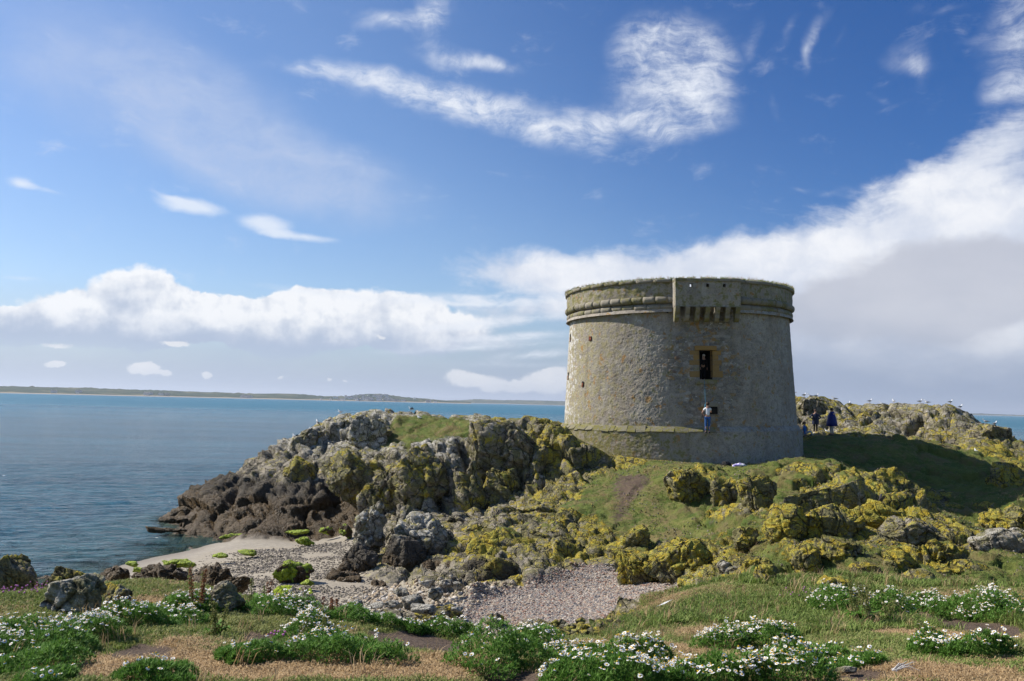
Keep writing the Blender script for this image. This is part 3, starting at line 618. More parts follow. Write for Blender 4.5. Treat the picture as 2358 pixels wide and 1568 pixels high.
# ---------------------------------------------------------------- sea
def sea_material():
    m_, t = material('sea_water')
    P = t.n('ShaderNodeNewGeometry').outputs['Position']
    a = t.n('ShaderNodeAttribute', attribute_name='deep')
    deep = t.n('ShaderNodeSeparateColor', [a.outputs['Color']]).outputs[0]
    dist = t.vm('LENGTH', P)
    rip = t.noise(t.scalev(P, .55, 1.5, 1, (0, 0, rad(20))), 1.0, 5, .62, .3)
    swell = t.noise(t.scalev(P, .10, .30, 1, (0, 0, rad(-12))), 1.0, 4, .55)
    chop = t.noise(t.scalev(P, 2.2, 5.0, 1, (0, 0, rad(8))), 1.0, 3, .6)
    far = t.step(dist, 60, 900, 0, 1)
    h = t.m('ADD', t.m('MULTIPLY', rip, 2.2), t.m('ADD', t.m('MULTIPLY', swell, 2.4), t.m('MULTIPLY', chop, .55)))
    streak = t.noise(t.scalev(P, .0012, .012, 1, (0, 0, rad(5))), 1.0, 5, .6)
    c = t.mix(t.step(streak, .35, .65), (.028, .15, .225), (.044, .19, .27))
    c = t.mix(1.0, c, t.mix(t.step(t.m('ADD', t.m('MULTIPLY', rip, .6), t.m('MULTIPLY', swell, .4)), .40, .60), (.72, .76, .80), (1.22, 1.18, 1.14)), 'MULTIPLY')  # light and dark sides of the ripples painted into the water colour
    far_tone = t.m('ADD', t.m('MULTIPLY', t.noise(t.scalev(P, .010, .055, 1, (0, 0, rad(-8))), 1.0, 6, .72), .5), t.m('MULTIPLY', t.noise(t.scalev(P, .0022, .014, 1, (0, 0, rad(6))), 1.0, 6, .7), .5))
    c = t.mix(1.0, c, t.mix(t.step(far_tone, .40, .60), (.74, .78, .82), (1.24, 1.20, 1.16)), 'MULTIPLY')  # broad streaks of lighter and darker tone painted on for far ripple texture
    c = t.mix(deep, (.07, .17, .17), c)
    c = t.mix(t.m('MULTIPLY', t.step(deep, .07, .01), t.step(t.noise(P, 1.6, 5, .75), .52, .60)), c, (.7, .74, .75))
    b = t.n('ShaderNodeBump', {'Height': h, 'Strength': 1.0, 'Distance': 1.0})
    t.t.links.new(t.m('SUBTRACT', 1.0, t.m('MULTIPLY', far, .35)), b.inputs['Strength'])
    p = t.n('ShaderNodeBsdfPrincipled', {'Base Color': c, 'Roughness': t.m('ADD', .10, t.m('MULTIPLY', far, .25)), 'IOR': 1.33, 'Specular IOR Level': .16, 'Normal': b.outputs[0]})
    tr = t.n('ShaderNodeBsdfTransparent', {'Color': (.75, .93, .90, 1)})
    al = t.step(deep, 0.0, .5, .25, 1.0)
    mx = t.n('ShaderNodeMixShader', [al, tr.outputs[0], p.outputs[0]])
    t.n('ShaderNodeOutputMaterial', [mx.outputs[0]])
    return m_
def build_sea():
    ang = np.concatenate([np.linspace(-180, -40, 30, endpoint=False), np.linspace(-40, 40, 360, endpoint=False), np.linspace(40, 180, 30, endpoint=False)])
    r = [0.0, 10, 20]
    while r[-1] < 110: r.append(r[-1] + .35)
    while r[-1] < 45000: r.append(r[-1] * 1.10)
    A, R = np.meshgrid(np.radians(ang), ARR(r))
    x, y = (R * np.sin(A)).ravel(), (R * np.cos(A)).ravel()
    near = R.ravel() < 150
    dp = np.ones(len(x)); dp[near] = np.clip(-top_z(x[near], y[near]) / 1.8, 0, 1)
    rr = R.ravel(); z = np.zeros(len(x)); k = (rr > 15) & (rr < 170)
    fade = (1 - sstep(rr[k], 45, 168)) * (.25 + .75 * dp[k])
    u, v = x[k] * .94 + y[k] * .34, -x[k] * .34 + y[k] * .94
    z[k] = fade * (.055 * (1 - 2 * np.abs(fbm(u * .16, v * .55, 0 * u, 3, 41))) + .05 * fbm(u * .45, v * 1.3, 0 * u, 3, 42) + .04 * fbm(u * .07 + 5, v * .16, 0 * u, 2, 43)) - fade * .05
    me = mesh_np('sea', np.stack([x, y, z], -1), grid_faces(len(r), len(ang), True)[:, ::-1], sea_material(), True, {'deep': dp[:, None]})
    obj('sea', me, kind='structure')
build_sea()

# ---------------------------------------------------------------- the round tower
TOW = empty('martello_tower', (10.62, 54.0, 5.0), (0, rad(-1.0), 0), label='round grey stone coastal tower with a bulging parapet and a small dark doorway', cat='tower')
TZ = 5.0
def wall_material():
    m_, t = material('tower_rubble')
    P = t.n('ShaderNodeTexCoord').outputs['Object']
    a = t.n('ShaderNodeAttribute', attribute_name='stone')
    s_ = t.n('ShaderNodeSeparateColor', [a.outputs['Color']])
    cid, joint, bare = s_.outputs[0], s_.outputs[1], s_.outputs[2]
    b = t.n('ShaderNodeAttribute', attribute_name='growth')
    g_ = t.n('ShaderNodeSeparateColor', [b.outputs['Color']])
    lich, lime, green = g_.outputs[0], g_.outputs[1], g_.outputs[2]
    n1 = t.noise(P, .6, 5, .6); n2 = t.noise(P, 3.2, 6, .68); n3 = t.noise(P, 13, 5, .72); n4 = t.noise(P, 45, 3, .7)
    c = t.mix(t.step(n2, .35, .66), (.265, .24, .20), (.49, .445, .375))
    c = t.mix(t.m('MULTIPLY', t.step(n1, .4, .65), .4), c, (.30, .235, .17))
    rp = t.n('ShaderNodeValToRGB', [cid]); rp.color_ramp.interpolation = 'CONSTANT'
    e = rp.color_ramp.elements
    cols = [(.16, .145, .12), (.24, .21, .17), (.12, .11, .095), (.30, .28, .24), (.20, .17, .14), (.27, .16, .045), (.17, .155, .135), (.13, .07, .045), (.33, .30, .25), (.19, .165, .13)]
    pos_ = [0, .14, .30, .44, .56, .70, .76, .88, .92, .96]
    while len(e) < len(cols): e.new(.5)
    for i, q in enumerate(cols): e[i].position = pos_[i]; e[i].color = (*q, 1)
    c = t.mix(t.m('MULTIPLY', bare, .72), c, rp.outputs[0])
    c = t.mix(t.m('MULTIPLY', t.step(joint, .0, .35, 1, 0), t.m('MULTIPLY', bare, .5)), c, (.10, .092, .08))
    c = t.mix(t.m('MULTIPLY', t.step(n3, .52, .68), .75), c, (.34, .31, .265))
    c = t.mix(t.m('MULTIPLY', t.step(n3, .48, .34), .6), c, (.085, .075, .06))
    c = t.mix(t.m('MULTIPLY', t.step(t.m('ADD', n2, t.m('MULTIPLY', lich, .16)), .56, .72), .55), c, t.mix(n3, (.17, .15, .04), (.31, .26, .08)))
    rust = t.step(t.m('ADD', t.noise(P, 2.3, 4, .6, .3), t.m('MULTIPLY', bare, .03)), .60, .66)
    c = t.mix(t.m('MULTIPLY', rust, .75), c, (.33, .18, .05))
    c = t.mix(t.step(t.m('ADD', t.noise(P, 3.6, 5, .75, .4), t.m('MULTIPLY', lime, .26)), .69, .74), c, (.55, .53, .49))
    c = t.mix(t.m('MULTIPLY', t.step(t.m('ADD', n2, t.m('MULTIPLY', green, .45)), .55, .75), .88), c, t.mix(n3, (.11, .105, .04), (.25, .23, .085)))
    run = t.noise(t.scalev(P, 1.6, 1.6, .16), 1.0, 5, .65)
    c = t.mix(t.m('MULTIPLY', t.step(run, .52, .68), .35), c, (.13, .115, .09))
    c = t.mix(t.m('MULTIPLY', t.step(t.noise(P, .9, 5, .7), .55, .68), .40), c, (.46, .42, .35))
    h = t.m('ADD', t.m('ADD', t.m('MULTIPLY', n3, .8), t.m('MULTIPLY', n4, .4)), t.m('MULTIPLY', n2, .6))
    finish(t, c, .95, h, .8, .045, .15)
    return m_
M_WALL = wall_material()
def dressed(name, col, col2, green=.5):
    m_, t = material(name)
    P = t.n('ShaderNodeTexCoord').outputs['Object']
    r = t.n('ShaderNodeObjectInfo').outputs['Random']
    W = t.vm('ADD', P, t.n('ShaderNodeCombineXYZ', [t.m('MULTIPLY', r, 37), t.m('MULTIPLY', r, 11), 0.0]).outputs[0])
    n2 = t.noise(W, 3.5, 5, .65); n3 = t.noise(W, 17, 4, .7)
    c = t.mix(n2, col, col2)
    c = t.mix(t.m('MULTIPLY', t.step(t.m('ADD', n2, t.m('MULTIPLY', r, .22)), .58, .72), green), c, t.mix(n3, (.12, .115, .025), (.26, .23, .045)))
    c = t.mix(t.m('MULTIPLY', t.step(n3, .56, .7), .4), c, (.34, .32, .28))
    c = t.mix(t.m('MULTIPLY', r, .3), c, (.11, .10, .085))
    finish(t, c, .92, t.m('ADD', n3, n2), .5, .04, .2)
    return m_
M_DRESS = dressed('tower_dressed_stone', (.20, .18, .14), (.31, .275, .21), .75)
M_OCHRE = dressed('tower_ochre_sandstone', (.27, .155, .045), (.40, .24, .08), .10)
M_SLATE = dressed('tower_ledge_slate', (.16, .15, .14), (.25, .22, .10), 1.0)
M_BRICK = simple('old_red_brick', (.20, .06, .03), .9, .4, 12)
M_VOID = simple('opening_shade_black', (.012, .011, .010), .95)  # near-black colour standing in for the shade inside openings

def ring(prof, th0, th1, n, closed=False):
    """sweep a profile of (radius, z) about the tower's axis; theta 0 looks to -Y, grows to +X"""
    th = np.linspace(th0, th1, n, endpoint=not closed)
    pr = ARR(prof)
    R_, T_ = np.meshgrid(pr[:, 0], th, indexing='ij')
    Zp = np.repeat(pr[:, 1][:, None], n, 1)
    V = np.stack([R_ * np.sin(T_), -R_ * np.cos(T_), Zp], -1).reshape(-1, 3)
    return V, grid_faces(len(pr), n, closed)
DOOR_T = rad(1.7)
def theta_list():
    return np.concatenate([np.linspace(-112, 112, 780, endpoint=False), np.linspace(112, 248, 70, endpoint=False)]) * PI / 180
def rough_wall(name, r_of_z, z0, z1, dz, holes=(), amp=.045, green=0.0, seed=0, lime=True):
    th = theta_list(); zz = np.arange(z0, z1 + dz * .5, dz)
    Tm, Zm = np.meshgrid(th, zz)
    t_, z_ = Tm.ravel(), Zm.ravel()
    r_ = r_of_z(z_)
    X, Y = r_ * np.sin(t_), -r_ * np.cos(t_)
    s_ = t_ * 7.0
    # bare stonework round the doorway and in a vertical band, harled render elsewhere
    dd = np.hypot((s_ - .3) / 2.1, (z_ + TZ - 10.0) / 4.2)
    bare = sstep(-dd + .35 * fbm(s_ * .6, z_ * .6, 0 * s_, 4, 31), -1.15, -.75)
    bare = np.maximum(bare, .35 * sstep(fbm(s_ * .35, z_ * .35, 0 * s_, 3, 77), .1, .35))
    wz = fbm(s_ * 1.1, z_ * 1.1, 0 * s_, 3, 4) * .22
    f1, f2, cid = voro((s_ + wz) / .36, (z_ + wz * .5) / .19, 0 * s_ + .5, 15 + seed, flat=True)
    j1 = np.clip((f2 - f1) / .35, 0, 1)
    g1, g2, cid2 = voro((s_ + wz) / .10, (z_ + wz) / .075, 0 * s_ + .5, 25 + seed, flat=True)
    j2 = np.clip((g2 - g1) / .5, 0, 1)
    d = bare * (np.sqrt(j1) * 1.1 + cid * .5 - .8) * amp + (1 - bare) * (np.sqrt(j2) * .9 + cid2 * .9 - .8) * amp * .42
    d += amp * .4 * fbm(s_ * 3.3, z_ * 3.3, 0 * s_, 4, 9) + .008 * fbm(s_ * .5, z_ * .5, 0 * s_, 3, 13)
    r2 = r_ + d
    V = np.stack([r2 * np.sin(t_), -r2 * np.cos(t_), z_], -1)
    left = sstep(-s_, -.5, 8)
    lich = np.clip(left * .85 + .15, 0, 1)
    lm = (sstep(-s_, 6.0, 10.5) * .8 + .45 * sstep(-np.abs(s_ + 3.8), -2.5, 0) * sstep(z_ + TZ, 11, 12.6) + .3 * bare) if lime else 0 * s_
    low = sstep(-z_, -3.0, -1.6) * .30 * sstep(-s_, -1, 4)
    gr = np.clip(green + low + .5 * sstep(z_ + TZ, 13.2, 13.5), 0, 1)
    F = grid_faces(len(zz), len(th), True)
    fc = V[F].mean(1); ft = t_[F].copy()
    ftm = np.where(ft.max(1) - ft.min(1) > 3, 3.0, ft.mean(1)); fz = fc[:, 2]
    keep = np.ones(len(F), bool)
    for (ta, tb, za, zb) in holes:
        keep &= ~((ftm > ta) & (ftm < tb) & (fz > za) & (fz < zb))
    me = mesh_np(name, V, F[keep], M_WALL, True, {'stone': np.stack([cid, j1, bare], -1), 'growth': np.stack([lich, np.clip(lm, 0, 1), gr], -1)})
    return obj(name, me, TOW)
def rz_wall(z): return 7.16 - (z - 1.65) * (0.38 / 6.9)
door_hw = .34 / 7.0
DZ0, DZ1 = 9.56 - TZ, 11.16 - TZ
# square putlog holes and two broken window slits: theta, z, half width, half height
HOLES = [(4.27,50.00,11.25),(3.97,50.00,8.44)]
rough_wall('wall', rz_wall, 1.45, 8.62, .041, [(DOOR_T - door_hw, DOOR_T + door_hw, DZ0, DZ1)])
rough_wall('plinth', lambda z: 7.43 + .02 * (1.6 - z), -1.8, 1.70, .044, green=.12, seed=5)
# doorway: passage running back through the wall
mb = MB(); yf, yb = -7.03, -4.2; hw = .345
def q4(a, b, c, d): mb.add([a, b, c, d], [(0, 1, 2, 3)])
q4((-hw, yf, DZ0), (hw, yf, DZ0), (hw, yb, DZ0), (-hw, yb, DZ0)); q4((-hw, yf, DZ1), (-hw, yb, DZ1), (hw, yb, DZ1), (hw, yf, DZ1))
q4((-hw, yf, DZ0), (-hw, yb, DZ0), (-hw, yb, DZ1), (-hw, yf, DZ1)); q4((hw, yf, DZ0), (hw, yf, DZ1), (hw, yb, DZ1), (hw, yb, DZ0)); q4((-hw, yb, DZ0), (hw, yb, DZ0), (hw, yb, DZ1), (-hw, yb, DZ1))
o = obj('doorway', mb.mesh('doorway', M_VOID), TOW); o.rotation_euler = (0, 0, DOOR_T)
def block_mesh(name, hx, hy, hz, mat, seed, bev=.015):
    """dressed block with softened, slightly uneven arrises"""
    bm = bmesh.new(); bmesh.ops.create_cube(bm, size=2)
    rg = random.Random(seed)
    for v in bm.verts:
        v.co = Vector((v.co.x * hx + rg.uniform(-.5, .5) * bev, v.co.y * hy, v.co.z * hz + rg.uniform(-.5, .5) * bev))
    bmesh.ops.bevel(bm, geom=bm.edges[:], offset=bev, segments=1, affect='EDGES')
    me = bpy.data.meshes.new(name); bm.to_mesh(me); bm.free(); me.materials.append(mat)
    return me
def at_theta(o, th, r, z):
    o.location = (r * math.sin(th), -r * math.cos(th), z); o.rotation_euler = (0, 0, th); return o
sc_m = 6.93
# quoins left and right of the door: width, height, ochre or grey, from the top down (metres read off the photograph)
LQ = [(.53, .25, 1), (.33, .30, 1), (.55, .27, 1), (.33, .33, 0), (.55, .35, 1)]
RQ = [(.53, .26, 1), (.37, .27, 1), (.55, .27, 1), (.39, .34, 1), (.60, .36, 1)]
for side, lst in ((-1, LQ), (1, RQ)):
    zt = DZ1 + .02
    for i, (w_, h_, oc) in enumerate(lst):
        me = block_mesh('quoin', w_ / 2, .16, h_ / 2 - .006, M_OCHRE if oc else M_DRESS, i + 10 * side)
        o = obj('door_quoin', me, TOW)
        at_theta(o, DOOR_T + side * (hw + w_ / 2) / sc_m, rz_wall(zt) - .105, zt - h_ / 2); zt -= h_
at_theta(obj('lintel', block_mesh('lintel', .60, .17, .125, M_OCHRE, 5), TOW), DOOR_T, 6.87, DZ1 + .02 + .128)
at_theta(obj('sill', block_mesh('sill', .58, .22, .13, M_DRESS, 6), TOW), DOOR_T, 6.92, DZ0 - .128)
# blocked opening under the door: long lintel stone and a black plate painting the recess shade
at_theta(obj('blocked_lintel', block_mesh('lower_lintel', .47, .14, .12, M_DRESS, 7), TOW), DOOR_T + .02, 7.08, 7.87 - TZ + .33)
at_theta(obj('blocked_recess', block_mesh('recess', .25, .03, .20, M_VOID, 8), TOW), DOOR_T + .045, 7.155, 7.87 - TZ)
# broken window slits: black plates paint their inner shade, red brick on them
for k, (hx_, hy_, hz_) in enumerate(HOLES):
    pass
for th_, z_, hw_, hh_ in ((-1.02, 12.05 - TZ, .14, .13), (-1.10, 9.35 - TZ, .09, .17), (-1.47, 12.3 - TZ, .10, .24), (-1.47, 9.9 - TZ, .10, .24)):
    o = at_theta(obj('window_slit', block_mesh('slit', hw_, .02, hh_, M_VOID, 3), TOW), th_, rz_wall(z_) + .025, z_)
    b_ = MB(); rg = random.Random(int(z_ * 10))
    for q in range(3): b_.box((rg.uniform(-.03, .03), -.02, -hh_ + .05 + q * .085), (hw_ * .75, .02, .032), mi=0, jit=.008, rng=rg)
    obj('brick', b_.mesh('brick', M_BRICK), o)
for th_ in (-.60, -.48, -.27):
    at_theta(obj('putlog_hole', block_mesh('putlog', .05, .02, .055, M_VOID, 3), TOW), th_, rz_wall(8.3) + .015, 8.34)  # black plate, the hole's shade put in as colour
# machicolation over the door
MA = 1.80; MR = 7.62
t_m = math.asin(MA / MR)
# cordon: two rolls of curved stones, and coping stones round the rim (alike stones share their mesh)
def arc_stone(name, prof, n_total, mat, gap=.012, seed=0, segs=5):
    da = 2 * PI / n_total
    V, F = ring(prof, gap / 14, da - gap / 14, segs)
    n = len(prof)
    F = list(map(tuple, F))
    capA = tuple(i * segs for i in range(n)); capB = tuple(i * segs + segs - 1 for i in range(n))[::-1]
    me = bpy.data.meshes.new(name); me.from_pydata([tuple(v) for v in V], [], F + [capA, capB]); me.materials.append(mat)
    me.polygons.foreach_set('use_smooth', [True] * len(F) + [False, False])
    me.update(); return me
def roll(rc, zc, rr, back, n=9):
    return [(back, zc - rr)] + [(rc + rr * math.cos(a), zc + rr * math.sin(a)) for a in np.linspace(-PI / 2, PI / 2, n)] + [(back, zc + rr)]
zA = 13.42 - TZ
for nm, prof, cnt, off, cut in (('cordon_stone', roll(6.84, zA + .19, .18, 6.5), 58, 0, t_m), ('cordon_stone', roll(6.92, zA + .60, .20, 6.5), 64, .3, t_m), ('coping_stone', [(6.62, 9.98), (7.06, 9.98), (7.10, 10.0), (7.10, 10.12), (7.07, 10.16), (6.62, 10.18)], 42, .5, t_m)):
    me = arc_stone(nm, prof, cnt, M_DRESS)
    rg = random.Random(cnt)
    for i in range(cnt):
        th_ = 2 * PI * (i + off) / cnt
        mid = (th_ + PI / cnt + PI) % (2 * PI) - PI
        if abs(mid - DOOR_T) < cut - .5 * PI / cnt: continue
        o = obj(nm, me, TOW); o.rotation_euler = (rg.uniform(-.0012, .0012), rg.uniform(-.0012, .0012), th_ + rg.uniform(-.001, .001))
        o.scale = (1 + rg.uniform(-.003, .003),) * 2 + (1 + rg.uniform(-.001, .001),)
# parapet wall (interrupted behind the machicolation), its inner face and the roof platform
def band_wall(name, prof, ta, tb, n, green):
    V, F = ring(prof, ta, tb, n)
    s_ = np.arctan2(V[:, 0], -V[:, 1]) * 7; z_ = V[:, 2]
    outer = (np.hypot(V[:, 0], V[:, 1]) > 6.9)
    d = .05 * fbm(s_ * 2.5, z_ * 2.5, 0 * s_, 5, 3) + .02 * fbm(s_ * 9, z_ * 9, 0 * s_, 2, 6)
    rr = np.hypot(V[:, 0], V[:, 1]); k = 1 + np.where(outer, d, 0) / rr
    V[:, 0] *= k; V[:, 1] *= k
    c1 = np.stack([0 * s_ + .3, 0 * s_ + 1, 0 * s_], -1)
    c2 = np.stack([np.clip(.5 - s_ * .06, 0, 1), 0 * s_ + .05, 0 * s_ + green], -1)
    return obj(name, mesh_np(name, V, F, M_WALL, True, {'stone': c1, 'growth': c2}), TOW)
zp = list(np.linspace(zA + .74, 10.0, 26))
band_wall('parapet', [(6.99, z) for z in zp] + [(6.66, 10.0), (6.2, 9.9), (6.15, 9.2), (6.15, 8.75)], DOOR_T + t_m - .01, DOOR_T + 2 * PI - t_m + .01, 620, .30)
V, F = ring([(6.15, 8.76), (4, 8.8), (.05, 8.85)], 0, 2 * PI, 48, True)
me = mesh_np('roof', V, F, M_WALL); obj('roof', me, TOW)
V, F = ring([(7.05, zA - .1), (6.60, zA + 1.0), (6.2, 8.7)], 0, 2 * PI, 96, True)
obj('wall_head', mesh_np('wall_head', V, F, M_WALL), TOW)
MZ0, MZ1 = 13.54 - TZ, 14.93 - TZ
def panel_with_holes():
    xs = sorted({-MA, MA} | {c + s * .075 for c in (-.93, -.02, .90) for s in (-1, 1)} | set(np.linspace(-MA, MA, 40)))
    zs = sorted({MZ0, MZ1} | {14.62 - TZ, 14.80 - TZ} | set(np.linspace(MZ0, MZ1, 16)))
    hol = [(c - .075, c + .075) for c in (-.93, -.02, .90)]
    inside = lambda x, z: 14.62 - TZ < z < 14.80 - TZ and any(a < x < b for a, b in hol)
    V = []; F = []; idx = {}
    def vid(i, j, k):
        if (i, j, k) not in idx:
            idx[(i, j, k)] = len(V)
            y_ = (-MR if k == 0 else -MR + .32) + (fbm(ARR([xs[i] * 3.]), ARR([zs[j] * 3.]), ARR([0.]), 3, 2)[0] * .02 if k == 0 else 0)
            V.append((xs[i], y_, zs[j]))
        return idx[(i, j, k)]
    for i in range(len(xs) - 1):
        for j in range(len(zs) - 1):
            if inside((xs[i] + xs[i + 1]) / 2, (zs[j] + zs[j + 1]) / 2): continue
            F.append((vid(i, j, 0), vid(i + 1, j, 0), vid(i + 1, j + 1, 0), vid(i, j + 1, 0)))
            F.append((vid(i, j, 1), vid(i, j + 1, 1), vid(i + 1, j + 1, 1), vid(i + 1, j, 1)))
            for (di, dj, a, b) in ((-1, 0, (i, j), (i, j + 1)), (1, 0, (i + 1, j + 1), (i + 1, j)), (0, -1, (i + 1, j), (i, j)), (0, 1, (i, j + 1), (i + 1, j + 1))):
                ii, jj = i + di, j + dj
                out = ii < 0 or jj < 0 or ii >= len(xs) - 1 or jj >= len(zs) - 1
                if out or inside((xs[ii] + xs[ii + 1]) / 2, (zs[jj] + zs[jj + 1]) / 2):
                    F.append((vid(*b, 0), vid(*b, 1), vid(*a, 1), vid(*a, 0))[::-1])
    n = len(V); V = ARR(V); F = ARR(F)
    one = np.ones(n)
    return mesh_np('machicolation_panel', V, F, M_WALL, False, {'stone': np.stack([.3 * one, one, 0 * one], -1), 'growth': np.stack([.5 * one, .12 * one, .22 * one], -1)})
o = obj('machicolation_panel', panel_with_holes(), TOW); o.rotation_euler = (0, 0, DOOR_T)
for sx_ in (-1, 1):   # cheeks that tie the box back into the parapet
    o = obj('machicolation_cheek', block_mesh('cheek', .16, .42, (MZ1 - MZ0) / 2, M_WALL, 2, .008), TOW)
    o.rotation_euler = (0, 0, DOOR_T); cx = sx_ * (MA - .163); cy = -MR + .325 + .42
    o.location = (cx * math.cos(DOOR_T) - cy * math.sin(DOOR_T), cx * math.sin(DOOR_T) + cy * math.cos(DOOR_T), (MZ0 + MZ1) / 2)
def mloc(o, x, y, z, rz=0):
    o.location = (x * math.cos(DOOR_T) - y * math.sin(DOOR_T), x * math.sin(DOOR_T) + y * math.cos(DOOR_T), z); o.rotation_euler = (0, 0, DOOR_T + rz); return o
mloc(obj('backing_wall', block_mesh('backing', 1.15, .12, .42, M_VOID, 9), TOW), .52, -6.7, 14.66 - TZ)
for i, (xa, xb) in enumerate(((-1.82, -1.15), (-1.15, -.20), (-.20, .64), (.64, 1.28), (1.28, 1.82))):
    mloc(obj('coping_stone', block_mesh('coping', (xb - xa) / 2 - .006, .36, .08, M_DRESS, 20 + i, .012), TOW), (xa + xb) / 2, -MR + .33, MZ1 + .084)
def corbel_mesh():
    """two-stepped curved bracket: profile in y (out) and z"""
    pr = [(0.62, .40), (0.62, .02), (.60, -.02)] 
    out = [(.0, .40), (.0, -.40), (.10, -.40), (.22, -.34), (.33, -.20), (.36, -.03), (.385, -.02), (.385, .0), (.36, .01), (.47, .14), (.56, .30), (.58, .40)]
    h = .125; n = len(out)
    V = [(-h, -y_, z_) for y_, z_ in out] + [(h, -y_, z_) for y_, z_ in out]
    F = [tuple(range(n)), tuple(range(2 * n - 1, n - 1, -1))] + [(i, i + n, (i + 1) % n + n, (i + 1) % n) for i in range(n)]
    me = bpy.data.meshes.new('corbel'); me.from_pydata(V, [], F); me.materials.append(M_DRESS); me.update(); return me
cm = corbel_mesh()
for i in range(7):
    mloc(obj('corbel', cm, TOW), -MA + .128 + i * (2 * MA - .256) / 6, -MR + .58, MZ0 - .403)
# ledge slates along the lit half of the plinth
rg = random.Random(4)
th_ = -1.75
while th_ < .02:
    w_ = rg.choice((.2, .3, .4, .55, .7)) * rg.uniform(.85, 1.15)
    me = block_mesh('slate', w_ / 2, rg.uniform(.17, .23), rg.uniform(.02, .04), M_SLATE, int(th_ * 100), .012)
    o = at_theta(obj('ledge_slate', me, TOW), th_ + w_ / 15, 7.33 + rg.uniform(-.01, .02), 1.80 + rg.uniform(-.012, .012))
    o.rotation_euler = (.80 + rg.uniform(-.22, .22), rg.uniform(-.09, .09), th_ + w_ / 15 + rg.uniform(-.03, .03))
    th_ += (w_ + .015) / 7.45
V, F = ring([(7.12, 1.98), (7.20, 1.96), (7.41, 1.67), (7.44, 1.60)], 0, 2 * PI, 300, True)
V[:, 2] += .02 * fbm(V[:, 0] * 3, V[:, 1] * 3, V[:, 2], 3, 2)
one = np.ones(len(V))
obj('ledge', mesh_np('ledge', V, F, M_WALL, True, {'stone': np.stack([.3 * one, one, 0 * one], -1), 'growth': np.stack([.4 * one, 0 * one, .5 * sstep(-V[:, 0], -1, 1.5)], -1)}), TOW)
print('tower', round(time.time() - T0, 1))

# ---------------------------------------------------------------- crags and boulders
def ico(n):
    bm = bmesh.new(); bmesh.ops.create_icosphere(bm, subdivisions=n, radius=1)
    V = ARR([v.co[:] for v in bm.verts]); F = ARR([[v.index for v in f.verts] for f in bm.faces]); bm.free()
    return V, F
_ICO = {n: ico(n) for n in (2, 3, 4, 5, 6)}
def rock_mesh(name, h, seed, sub=5, power=3.0, chop=22, rough=1.0, lean=0.0, look=(.5, .1, .3), base=(0, 0, 0), strata=0.0, cover=None, algae=0.0, block=1.0):
    """h: half width, half depth, half height. look: lichen, tide height, paleness"""
    rg = np.random.RandomState(seed)
    V, F = _ICO[sub]
    V = V / (np.abs(V) ** power).sum(1, keepdims=True) ** (1 / power)
    for k in range(chop):
        n = rg.normal(size=3); n /= np.linalg.norm(n); n[2] = n[2] * .8 + .1
        n /= np.linalg.norm(n)
        d = rg.uniform(.55, .93)
        over = np.maximum(0, V @ n - d)
        V = V - n * over[:, None] * .93
    if name != 'flat': V[:, 2] = np.where(V[:, 2] < 0, V[:, 2], V[:, 2])
    P = V * ARR(h)
    P[:, 0] += lean * P[:, 2]
    s = float(np.mean(h)) * block
    Q = P + ARR(base) * 1.0
    nn = V / ARR(h); nn /= np.linalg.norm(nn, axis=1, keepdims=True) + 1e-9
    d = rock_disp(Q[:, 0], Q[:, 1], Q[:, 2], seed, ((1.15 * s, .19 * s), (.5 * s, .085 * s), (.22 * s, .035 * s)), .008 * s)
    d += .06 * s * fbm(P[:, 0] / s, P[:, 1] / s, P[:, 2] / s, 4, seed) * 1.2
    if strata: d += strata * s * (np.abs(((P[:, 2] + .35 * P[:, 0] + .1 * s * vnoise(P[:, 0] / s, P[:, 1] / s, P[:, 2] / s, seed)) / (.42 * s)) % 1 - .5) - .25)
    P = P + nn * (d * rough)[:, None]
    # bring the finished outline back to the measured size
    for a in (0, 1, 2):
        lo, hi = P[:, a].min(), P[:, a].max(); P[:, a] = (P[:, a] - (lo + hi) / 2) * (2 * h[a] / (hi - lo))
    one = np.ones(len(P))
    at_ = {'rocky': np.stack([look[0] * one, look[1] * one, look[2] * one], -1)}
    cv = np.zeros((len(P), 3)); cv2 = np.zeros((len(P), 3))
    if cover: cv[:, 0] = cover * sstep(V[:, 2], .45, .9)
    if algae: cv2[:, 2] = algae if algae > 1 else algae * sstep(fbm(P[:, 0] * 2 / s, P[:, 1] * 2 / s, P[:, 2] * 2 / s, 3, seed + 3) + .25 * (-V[:, 0]), -.15, .2)
    at_['cover'] = cv; at_['cover2'] = cv2
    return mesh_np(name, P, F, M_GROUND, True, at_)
def place_rock(name, label, cat, box, dep=.8, sink=.25, group=None, seed=1, rot=0.0, **kw):
    cx, cy, cz, hw, hh = box
    hz = hh * (1 + sink); hd = hw * dep
    me = rock_mesh(name, (hw, hd, hz), seed, base=(cx, cy, cz), **kw)
    o = obj(name, me, None, label=label, cat=cat, group=group)
    o.location = (cx, cy + hd * .3, cz - hh * sink); o.rotation_euler = (0, 0, rot)
    if kw.get('algae', 0) > 1: o.scale.z = .8; o.location.z -= hh * .2
    return o
CLIFF, PIL, SL, BL, WEED = (.42, .0, .35), (.12, .52, .75), (.78, .05, .25), (.5, 0, .4), (.1, 1.0, 0)
n_ = 0
